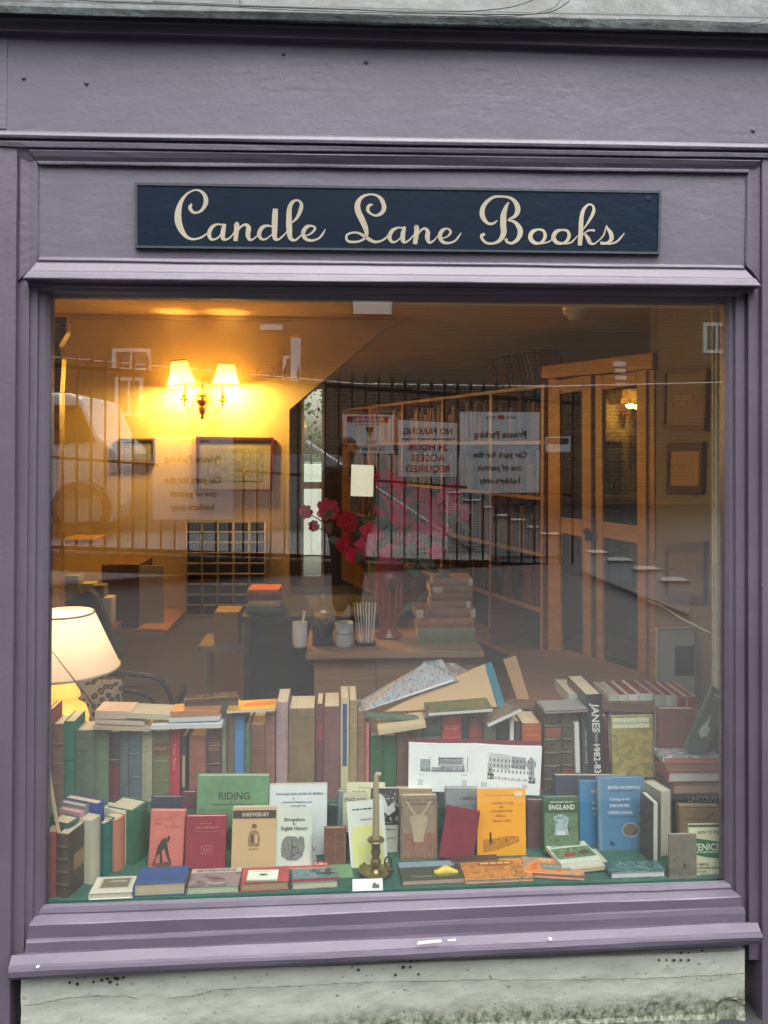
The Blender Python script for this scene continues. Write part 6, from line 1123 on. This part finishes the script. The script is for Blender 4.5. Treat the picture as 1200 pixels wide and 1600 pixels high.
face('green ENGLAND book with a photograph of a wooded lake', (850, 1336), (906, 1335), (848, 1250), .19, .016, (62, 96, 66), kind='gloss', pages=(226, 232, 214), deco=(('t', 'ENGLAND', .52, .82, .12, (226, 232, 214), .86), ('dash', .2, .85, .9, .02, (190, 206, 184)), ('r', .04, .06, .96, .72, Mpic([(60, 92, 60), (110, 136, 104), (80, 112, 76)], 30)), ('p', [(.30, .34), (.70, .34), (.66, .48), (.72, .64), (.5, .70), (.28, .66), (.34, .5)], Mpic([(110, 140, 130), (176, 196, 204), (140, 166, 170)], 40)), ('p', [(.36, .34), (.62, .34), (.6, .40), (.4, .41)], (206, 220, 220))))
face('wide dark navy book lying behind the blue pair', (868, 1330), (985, 1330), (868, 1217), .29, .03, (42, 54, 72))
face('rear of the two blue waterways books, half hidden', (906, 1334), (940, 1334), (899, 1226), .25, .016, (60, 130, 176), kind='gloss', deco=(('t', 'BRIT', .72, .86, .055, WHT), ('t', 'Cruis', .74, .70, .05, WHT), ('t', 'SHR', .74, .62, .055, WHT), ('t', 'CA', .76, .55, .055, WHT)))
face('blue British Waterways book with a round canal photograph', (936, 1336), (1010, 1335), (929, 1221), .215, .016, (82, 132, 168), kind='gloss', deco=(('r', .0, .0, .085, 1, (104, 140, 158)), ('t', 'BRITISH WATERWAYS', .56, .87, .055, WHT, .82), ('dash', .25, .8, .82, .012, (50, 84, 120)), ('t', 'Cruising on the', .46, .72, .05, WHT, .9), ('t', 'SHROPSHIRE', .46, .635, .055, WHT, .9), ('t', 'UNION CANAL', .47, .545, .055, WHT, .9), ('dash', .22, .8, .48, .012, (50, 84, 120)),
     ('p', [(.5 + .36 * .5 * math.cos(k * math.pi / 8) + .18, .32 + .095 * math.sin(k * math.pi / 8)) for k in range(16)], (196, 206, 196)), ('p', [(.68 + .17 * math.cos(k * math.pi / 8), .32 + .086 * math.sin(k * math.pi / 8)) for k in range(16)], Mpic([(70, 70, 56), (130, 124, 100), (90, 90, 74)], 60)), ('p', [(.22, .13), (.32, .11), (.34, .16), (.24, .18)], (44, 76, 110))))
def foreturned(label, fx0, fx1, bx, yt, yb, Y0, Y1, z, cover, **kw):
    """page edge to the street between px fx0..fx1, front board (left side) running back to px bx"""
    a_ = P(fx0, yb, Y0); b_ = P(bx, yb, Y1); c_ = P(fx1, yb, Y0); a_.z = b_.z = c_.z = z; X = a_ - b_; W = X.length; X.normalize(); Z = V((0, 0, 1)); Yx = Z.cross(X); T = (c_ - a_).dot(Yx); H = P(fx0, yt, Y0).z - z
    return book(label, frame(b_, X, Yx, Z), W, T, H, cover, **kw)
foreturned('thick white paged book standing with its page edge to the street', 1032, 1053, 1004, 1237, 1348, .16, .24, ZL, (150, 150, 128), kind='paper', pages=(214, 214, 190))
foreturned('slimmer paged book with a dark stone photograph on its front', 1020, 1030, 1000, 1254, 1350, .12, .20, ZL, Mpic([(52, 52, 44), (96, 92, 72), (70, 68, 56)], 45), kind='gloss', pages=(220, 224, 212))
face('tan board book with faint embossed drawing under LINCOLN', (1063, 1340), (1128, 1340), (1060, 1263), .20, .03, (170, 142, 104), deco=(('fr', .03, .03, .97, .97, .012, (122, 100, 74)), ('dash', .15, .6, .72, .05, (150, 122, 86)), ('p', [(.62, .78), (.84, .9), (.86, .84), (.7, .7)], (146, 118, 84)), ('dash', .6, .9, .7, .04, (150, 122, 86))))
face('dark green book printed LINCOLN in the right corner', (1058, 1340), (1132, 1340), (1058, 1240), .24, .02, (52, 72, 58), deco=(('t', 'LINCOLN', .55, .872, .125, (184, 190, 176), .85),))
face('cream and green HOW TO VISIT VENICE guide at the right edge', (1077, 1377), (1131, 1376), (1077, 1291), .06, .008, (226, 222, 186), kind='paper', hard=False, tilt=.06, deco=(('r', 0, .955, 1, 1, (40, 110, 74)), ('p', [(0, .52), (0, .78), (1, .68), (1, .38), (.55, .42), (.3, .45)], (24, 120, 74)), ('t', 'HOW TO VISIT', .60, .86, .085, (60, 62, 56), .76), ('t', 'VENICE', .50, .60, .17, (232, 234, 214), .90), ('dash', .2, .95, .50, .025, (200, 214, 190)),
     ('t', 'A FAMOUS', .36, .30, .06, (70, 90, 70), .9), ('t', 'ILLUSTRATED GUIDE', .5, .235, .06, (70, 90, 70), .8), ('t', '& A PLAN', .32, .17, .06, (70, 90, 70), .9), ('t', 'OF THE CITY', .56, .11, .06, (70, 90, 70), .9), ('r', 0, 0, 1, .055, (40, 110, 74))))
# pamphlet in a clear wrapper
pw = face('small grey pamphlet in a crinkled clear wrapper', (1046, 1378), (1089, 1377), (1046, 1305), .045, .006, Mpic([(120, 114, 98), (140, 134, 116), (128, 120, 104)], 18), kind='paper', hard=False, tilt=.05, deco=(('p', [(.48, .28), (.6, .26), (.62, .36), (.54, .4)], (84, 80, 72)), ('dash', .2, .8, .74, .012, (150, 146, 130)), ('dash', .2, .85, .58, .01, (150, 146, 130))))
mb = MB(); W_, H_ = .082, .135; n_ = 9; vs = [(-.004 + W_ * i / n_, -.003 - .0022 * math.sin(i * 2.1 + k * 1.7) * math.cos(k * 1.3), -.002 + H_ * k / n_) for i in range(n_ + 1) for k in range(n_ + 1)]
mb.add(vs, [(i * 10 + k, (i + 1) * 10 + k, (i + 1) * 10 + k + 1, i * 10 + k + 1) for i in range(n_) for k in range(n_)]); mb.build('clear_wrapper', Mglass('cellophane', .06, (.94, .94, .94), .12), pw, True)
# --- stack and leaning books at the right
face('red brown cloth book standing behind the stack at the right', (1030, 1235), (1086, 1235), (1030, 1109), .33, .03, (118, 70, 60), tilt=.04)
face('mottled yellow green atlas with a cream title strip', (958, 1216), (1024, 1214), (947, 1123), .335, .012, Mpic([(150, 140, 76), (178, 160, 88), (130, 128, 66), (160, 134, 78)], 26), kind='paper', hard=False, deco=(('r', .04, .80, .92, .965, (214, 216, 182)), ('t', 'CENTRAL & SOUTH WALES', .48, .88, .06, (120, 124, 96), .95)))
tag(center(MB().box((.80, .19, ZL), (1.2, .34, P(1080, 1250, .25).z)).build('display_block', M((60, 60, 56), 'cloth'))), 'dark block hidden under the stack at the right corner', 'block') if False else None
flat('tan cloth book with pale page edge at the bottom of the right corner stack', (1052, 1241), (1128, 1240), 15, (1030, 1206), (126, 76, 60), Y=.235, pages=(190, 164, 132))
flat('red book with white page edge in the middle of the right corner stack', (1044, 1223), (1128, 1222), 17, (1026, 1178), (142, 54, 52), Y=.24, pages=(224, 222, 212))
flat('thin tan book below the glossy one in the right corner stack', (1042, 1205), (1128, 1205), 14, (1040, 1180), (160, 116, 84), Y=.25, pages=(168, 126, 92))
flat('glossy book with black and white cover photo topping the right corner stack', (1036, 1191), (1128, 1191), 7, (1026, 1168), Mpic([(60, 64, 70), (190, 196, 196), (120, 124, 126), (214, 220, 218)], 22), Y=.255, kind='gloss', pages=(214, 120, 100), hard=False)
face('dark green book with a pale bird figure leaning on the stack', (1071, 1168), (1100, 1184), (1102, 1066), .27, .016, (84, 102, 90), kind='gloss', deco=(('dash', .2, .85, .88, .035, (170, 182, 170)), ('dash', .2, .85, .82, .03, (110, 122, 110)), ('p', [(.25, .3), (.45, .24), (.7, .3), (.72, .42), (.55, .44), (.5, .52), (.46, .62), (.40, .48), (.3, .42)], (190, 204, 184)), ('dash', .1, .6, .14, .03, (110, 122, 110))), pages=(206, 204, 176))
face('dark navy book leaning in the far right corner behind the green one', (1094, 1188), (1124, 1196), (1124, 1080), .31, .016, (60, 74, 94), kind='gloss')
# --- lying in front
flat('small white book with a grey photograph on its cover, lying at the left', (139, 1407), (207, 1404), 11, (141, 1371), (218, 216, 198), kind='gloss', pages=(226, 220, 200), deco=(('r', .14, .22, .88, .90, (196, 192, 170)), ('r', .2, .28, .84, .84, (120, 116, 98)), ('p', [(.3, .62), (.45, .72), (.72, .72), (.8, .6), (.6, .64), (.45, .62)], (176, 170, 146))))
flat('thick blue cloth book lying with cream page edge', (209, 1402), (289, 1398), 20, (210, 1356), (54, 84, 136), pages=(206, 192, 156))
flat('purplish landscape covered book lying left of the pink one', (292, 1398), (373, 1395), 12, (287, 1359), Mpic([(130, 104, 116), (158, 140, 138), (104, 84, 84)], 14), kind='gloss', pages=(196, 214, 184), deco=(('r', .0, .76, 1, 1, (196, 186, 172)), ('t', 'SEVERNSIDE', .5, .88, .2, (60, 50, 50), 1.15), ('t', 'VINCENT', .55, .14, .12, (206, 200, 184), 1.2)))
flat('pink cloth book lying with a tan page edge', (376, 1394), (451, 1390), 14, (362, 1357), (176, 84, 76), pages=(184, 158, 124))
pk_ = flat('white booklet with a small drawing lying on the pink book', (385, 1377), (433, 1376), 2, (375, 1360), (222, 232, 216), z=.3735, kind='paper', hard=False, deco=(('dash', .2, .8, .82, .03, INK), ('p', [(.35, .45), (.5, .38), (.68, .44), (.62, .58), (.45, .6)], (90, 94, 90))))
flat('book with a blue harbour scene and dark red stripe lying left of the candlestick', (456, 1391), (528, 1387), 12, (443, 1359), Mpic([(74, 108, 112), (120, 146, 146), (60, 80, 78)], 22), kind='gloss', pages=(220, 216, 184), deco=(('r', .0, .0, 1, .22, (142, 50, 54)), ('r', .55, .5, .95, .62, (60, 62, 56))))
flat('bright red pamphlet with white lettering behind the harbour book', (450, 1359), (511, 1357), 3, (447, 1348), (206, 48, 52), kind='gloss', hard=False, deco=(('t', 'SHREWSBURY', .5, .5, .6, (240, 220, 210), 1.1),))
flat('pale green pamphlet lying behind the candlestick card', (500, 1374), (552, 1371), 1.5, (505, 1352), (112, 148, 110), kind='paper', hard=False)
flat('dark book titled Thomas Telford lying with a pinkish edge', (628, 1384), (727, 1379), 7, (606, 1349), Mpic([(56, 66, 56), (74, 82, 66), (60, 62, 54)], 10), kind='gloss', hard=False, pages=(196, 168, 150), deco=(('r', .0, .70, .9, 1, (128, 150, 160)), ('t', 'Thomas Telford', .5, .2, .16, (150, 150, 124), 1.2)))
flat('orange brown picture book with an oval title lying right of the dark one', (727, 1382), (834, 1377), 7, (716, 1344), Mpic([(176, 110, 50), (206, 146, 80), (140, 84, 44)], 24), kind='gloss', pages=(176, 184, 176), deco=(('p', [(.52 + .32 * math.cos(k * math.pi / 8), .74 + .2 * math.sin(k * math.pi / 8)) for k in range(16)], (196, 140, 66)), ('p', [(.52 + .29 * math.cos(k * math.pi / 8), .74 + .16 * math.sin(k * math.pi / 8)) for k in range(16)], (150, 96, 44)), ('dash', .3, .75, .72, .07, (222, 186, 116))))
flat('brown case lying under the back edge of the oval titled book', (706, 1356), (780, 1352), 8, (706, 1338), (82, 66, 56), kind='leather')
flat('orange and red illustrated book lying askew in the middle right', (818, 1370), (914, 1376), 8, (786, 1336), Mpic([(206, 96, 50), (226, 150, 80), (150, 150, 136), (206, 66, 44)], 14), kind='gloss', pages=(206, 130, 110), deco=(('t', 'RAILWAYS', .56, .84, .2, (240, 216, 190), 1.1), ('r', .30, .25, .82, .62, (130, 138, 124)), ('dash', .35, .75, .4, .06, (176, 180, 160))))
flat('lower of two pale booklets stacked at the middle right', (893, 1365), (955, 1358), 6, (876, 1332), (190, 184, 158), kind='paper', hard=False, z=.352, pages=(206, 190, 164))
flat('upper green and cream booklet with a red roofed picture', (877, 1357), (940, 1349), 7, (858, 1320), (206, 216, 200), kind='paper', hard=False, z=.362, pages=(222, 228, 216), deco=(('r', .03, .2, .97, .74, Mpic([(60, 100, 70), (100, 130, 90), (150, 160, 130)], 30)), ('p', [(.2, .32), (.5, .3), (.55, .46), (.3, .52)], (150, 62, 54)), ('p', [(.6, .34), (.9, .36), (.86, .56), (.64, .5)], (84, 66, 60)), ('t', 'SHREWSBURY', .5, .87, .15, (70, 110, 76), 1.0)))
flat('glossy teal seascape book lying with a white page edge', (954, 1374), (1040, 1371), 11, (930, 1347), Mpic([(44, 92, 96), (90, 136, 136), (30, 66, 70), (130, 166, 160)], 16), kind='gloss', pages=(228, 232, 228))
# yellow ornament
e = empty('yellow_ornament', G(695, 1366, ZL + .012), 'small lumpy yellow ornament lying on the dark book', 'ornament')
skin('ornament_body', [(-.034,0,.007),(-.02,-.004,.008),(0,0,.012),(.018,.003,.009),(.032,-.002,.006),(.04,.004,.005),(.004,.008,.018)], [(0,1),(1,2),(2,3),(3,4),(4,5),(2,6)], [.006,.009,.011,.009,.007,.005,.006], M((226, 206, 84), 'plastic'), e, root=2)
# candlestick
cs = empty('candlestick', G(587, 1365, ZL + .001), 'brass chamber candlestick holding a bent pale candle behind a white card', 'candlestick'); bpy.context.view_layer.update()
m_br = M((158, 144, 104), 'metal', .38); s_ = 2.3 / F
mb = MB(); mb.lathe([(.001, .003), (.02, .002), (.042, .004), (.050, .012), (.052, .013), (.049, .015), (.045, .008), (.012, .008), (.010, .02)], (0, 0, 0), 36); mb.build('drip_pan', m_br, cs, True)
mb = MB(); mb.lathe([(.010, .01), (.007, .016), (.008, .022), (.014, .030), (.016, .036), (.013, .043), (.009, .05), (.013, .058), (.015, .064), (.013, .07), (.012, .092), (.024, .097), (.026, .099), (.024, .102), (.011, .103), (.009, .08)], (0, 0, 0), 24); mb.build('stem', m_br, cs, True)
hc = V((.036, -.006, .034)); mb = MB(); mb.tube([hc + V((.010 * math.cos(k * math.pi / 8), 0, .018 * math.sin(k * math.pi / 8))) for k in range(17)], .0028, 6, False); mb.tube([(.04, -.004, .008), (.038, -.006, .018)], .006, 8); mb.build('finger_ring', M((104, 96, 72), 'metal', .4), cs, True)
mb = MB(); top = (1372 - 1216) * s_ ; mb.tube(cr([(0, 0, .085, ), (0, 0, .15), (0, 0, top * .8), (.0, 0, top * .97), (.004, 0, top * 1.005), (.014, -.002, top * 1.0)], 4), [.011 - .0055 * min(1, k / 19) for k in range(21)], 10); mb.build('candle', M((166, 156, 122), 'plastic', .5), cs, True)
e = empty('white_card', G(574, 1392, ZL + .001), 'white card with a small dark emblem in front of the candlestick', 'card')
mb = MB(); mb.box((-.042, -.001, 0), (.044, .0, .030), Matrix.Rotation(-.6, 4, 'X')); mb.build('card', M((232, 236, 232), 'paper'), e); mb = MB(); q = [(.014, .006), (.034, .006), (.034, .016), (.026, .016), (.024, .02), (.018, .02), (.014, .014)]; R6 = Matrix.Rotation(-.6, 3, 'X'); mb.poly([R6 @ V((x, -.0016, z)) for x, z in q]); mb.build('emblem', M((90, 92, 92), 'print'), e)
# pale card added to stand in for a light mirrored in the pane
o = center(tag(MB().slab([P(x, y, .022) for x, y in ((548, 775), (583, 776), (584, 727), (549, 726))], (0, .0012, 0)).build('light_spot_card', M((236, 226, 196), 'paper')), 'plain pale card standing in for a bright mirrored light in the middle of the window', 'card'))
# spiral notebook
nbk = empty('spiral_notebook', P(330, 1100, .40), 'spiral bound notebook whose wire coil shows above the row', 'notebook'); bpy.context.view_layer.update(); NI = nbk.matrix_world.inverted()
a_, b_ = NI @ P(288, 1093, .40), NI @ P(372, 1086, .40); d_ = (b_ - a_); mb = MB(); pts = []
for k in range(24 * 10 + 1):
    t_ = k / 240; an = k / 10 * 2 * math.pi; pts.append(a_ + d_ * t_ + V((0, .009 * math.cos(an), .012 * math.sin(an))))
mb.tube(pts, .0015, 4); mb.build('wire_coil', M((170, 140, 90), 'metal', .4), nbk); mb = MB(); mb.slab([a_ + V((0, .0, -.002)), b_ + V((0, .0, -.002)), b_ + V((0, -.0, -.08)), a_ + V((0, -.0, -.08))], (0, .008, 0)); mb.build('cover', M((80, 74, 66), 'paper'), nbk)
# --- table lamp
lc = P(99, 1240, .60); lamp_e = empty('table_lamp', V((lc.x, .60, ZS)), 'lit table lamp with cream shade and glowing amber base', 'table lamp'); k = 2.76 / F
bpy.context.view_layer.update(); LI = lamp_e.matrix_world.inverted(); zt_, zb_ = (LI @ P(99, 957, .60)).z, (LI @ P(99, 1045, .60)).z; zn = zb_
m_ls = bpy.data.materials.new('table_lamp_shade'); m_ls.use_nodes = True; t = m_ls.node_tree; t.nodes.clear(); oo = N(t, 'ShaderNodeOutputMaterial'); co = coords(t)
nz_ = N(t, 'ShaderNodeTexNoise', Scale=9.0, Detail=4.0); t.links.new(co, nz_.inputs['Vector'])
df = N(t, 'ShaderNodeBsdfDiffuse'); df.inputs[0].default_value = (.78, .75, .68, 1); tl = N(t, 'ShaderNodeBsdfTranslucent'); tl.inputs[0].default_value = (.85, .76, .64, 1); mx = N(t, 'ShaderNodeMixShader'); mx.inputs[0].default_value = .42; t.links.new(df.outputs[0], mx.inputs[1]); t.links.new(tl.outputs[0], mx.inputs[2]); t.links.new(mx.outputs[0], oo.inputs[0])
mb = MB(); r0, r1 = 83 * k, 44 * k; mb.lathe([(r0, zb_), (r0 * .999, zb_ + .004), (r1 + (r0 - r1) * .5, (zb_ + zt_) / 2), (r1, zt_)], (0, 0, 0), 48); mb.build('lamp_shade', m_ls, lamp_e, True)
mb = MB(); mb.lathe([(r0 * .995, zb_ - .001), (r0 * 1.012, zb_ - .001), (r0 * 1.012, zb_ + .007), (r0 * 1.0, zb_ + .007)], (0, 0, 0), 48); mb.lathe([(r1 * .99, zt_ - .006), (r1 * 1.02, zt_ - .006), (r1 * 1.02, zt_ + .001), (r1 * .98, zt_ + .001)], (0, 0, 0), 48); mb.build('shade_trim', M((206, 190, 166)), lamp_e, True)
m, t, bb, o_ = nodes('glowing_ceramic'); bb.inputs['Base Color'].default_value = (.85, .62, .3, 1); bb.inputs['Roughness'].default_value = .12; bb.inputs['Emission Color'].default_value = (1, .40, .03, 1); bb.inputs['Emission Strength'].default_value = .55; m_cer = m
mb = MB(); f_ = lambda py: (LI @ P(99, py, .60)).z
mb.lathe([(.001, 0), (14 * k, 0), (16 * k, f_(1205)), (13 * k, f_(1195)), (20 * k, f_(1175)), (34 * k, f_(1145)), (38 * k, f_(1122)), (33 * k, f_(1105)), (21 * k, f_(1096)), (20 * k, f_(1092)), (25 * k, f_(1088)), (24 * k, f_(1083)), (19 * k, f_(1074)), (16 * k, f_(1065)), (12 * k, f_(1056))], (0, 0, 0), 36); mb.build('lamp_base', m_cer, lamp_e, True)
mb = MB(); mb.tube([(0, 0, f_(1060)), (0, 0, f_(1030))], .008, 8); mb.build('socket', m_brass, lamp_e, True); mb = MB(); mb.lathe([(.001, .05), (.02, .04), (.03, .015), (.02, -.015), (.01, -.03)], (0, 0, f_(1020)), 16); mb.build('bulb', Mglow((255, 214, 160), 6, 'table_bulb'), lamp_e, True)
lamp((0, 0, f_(1020) + .06), 1.15, (1, .74, .50), .03, lamp_e)
for o in list(bpy.data.objects):
    if o.type == 'EMPTY' and not o.children and o.parent is None: bpy.data.objects.remove(o)
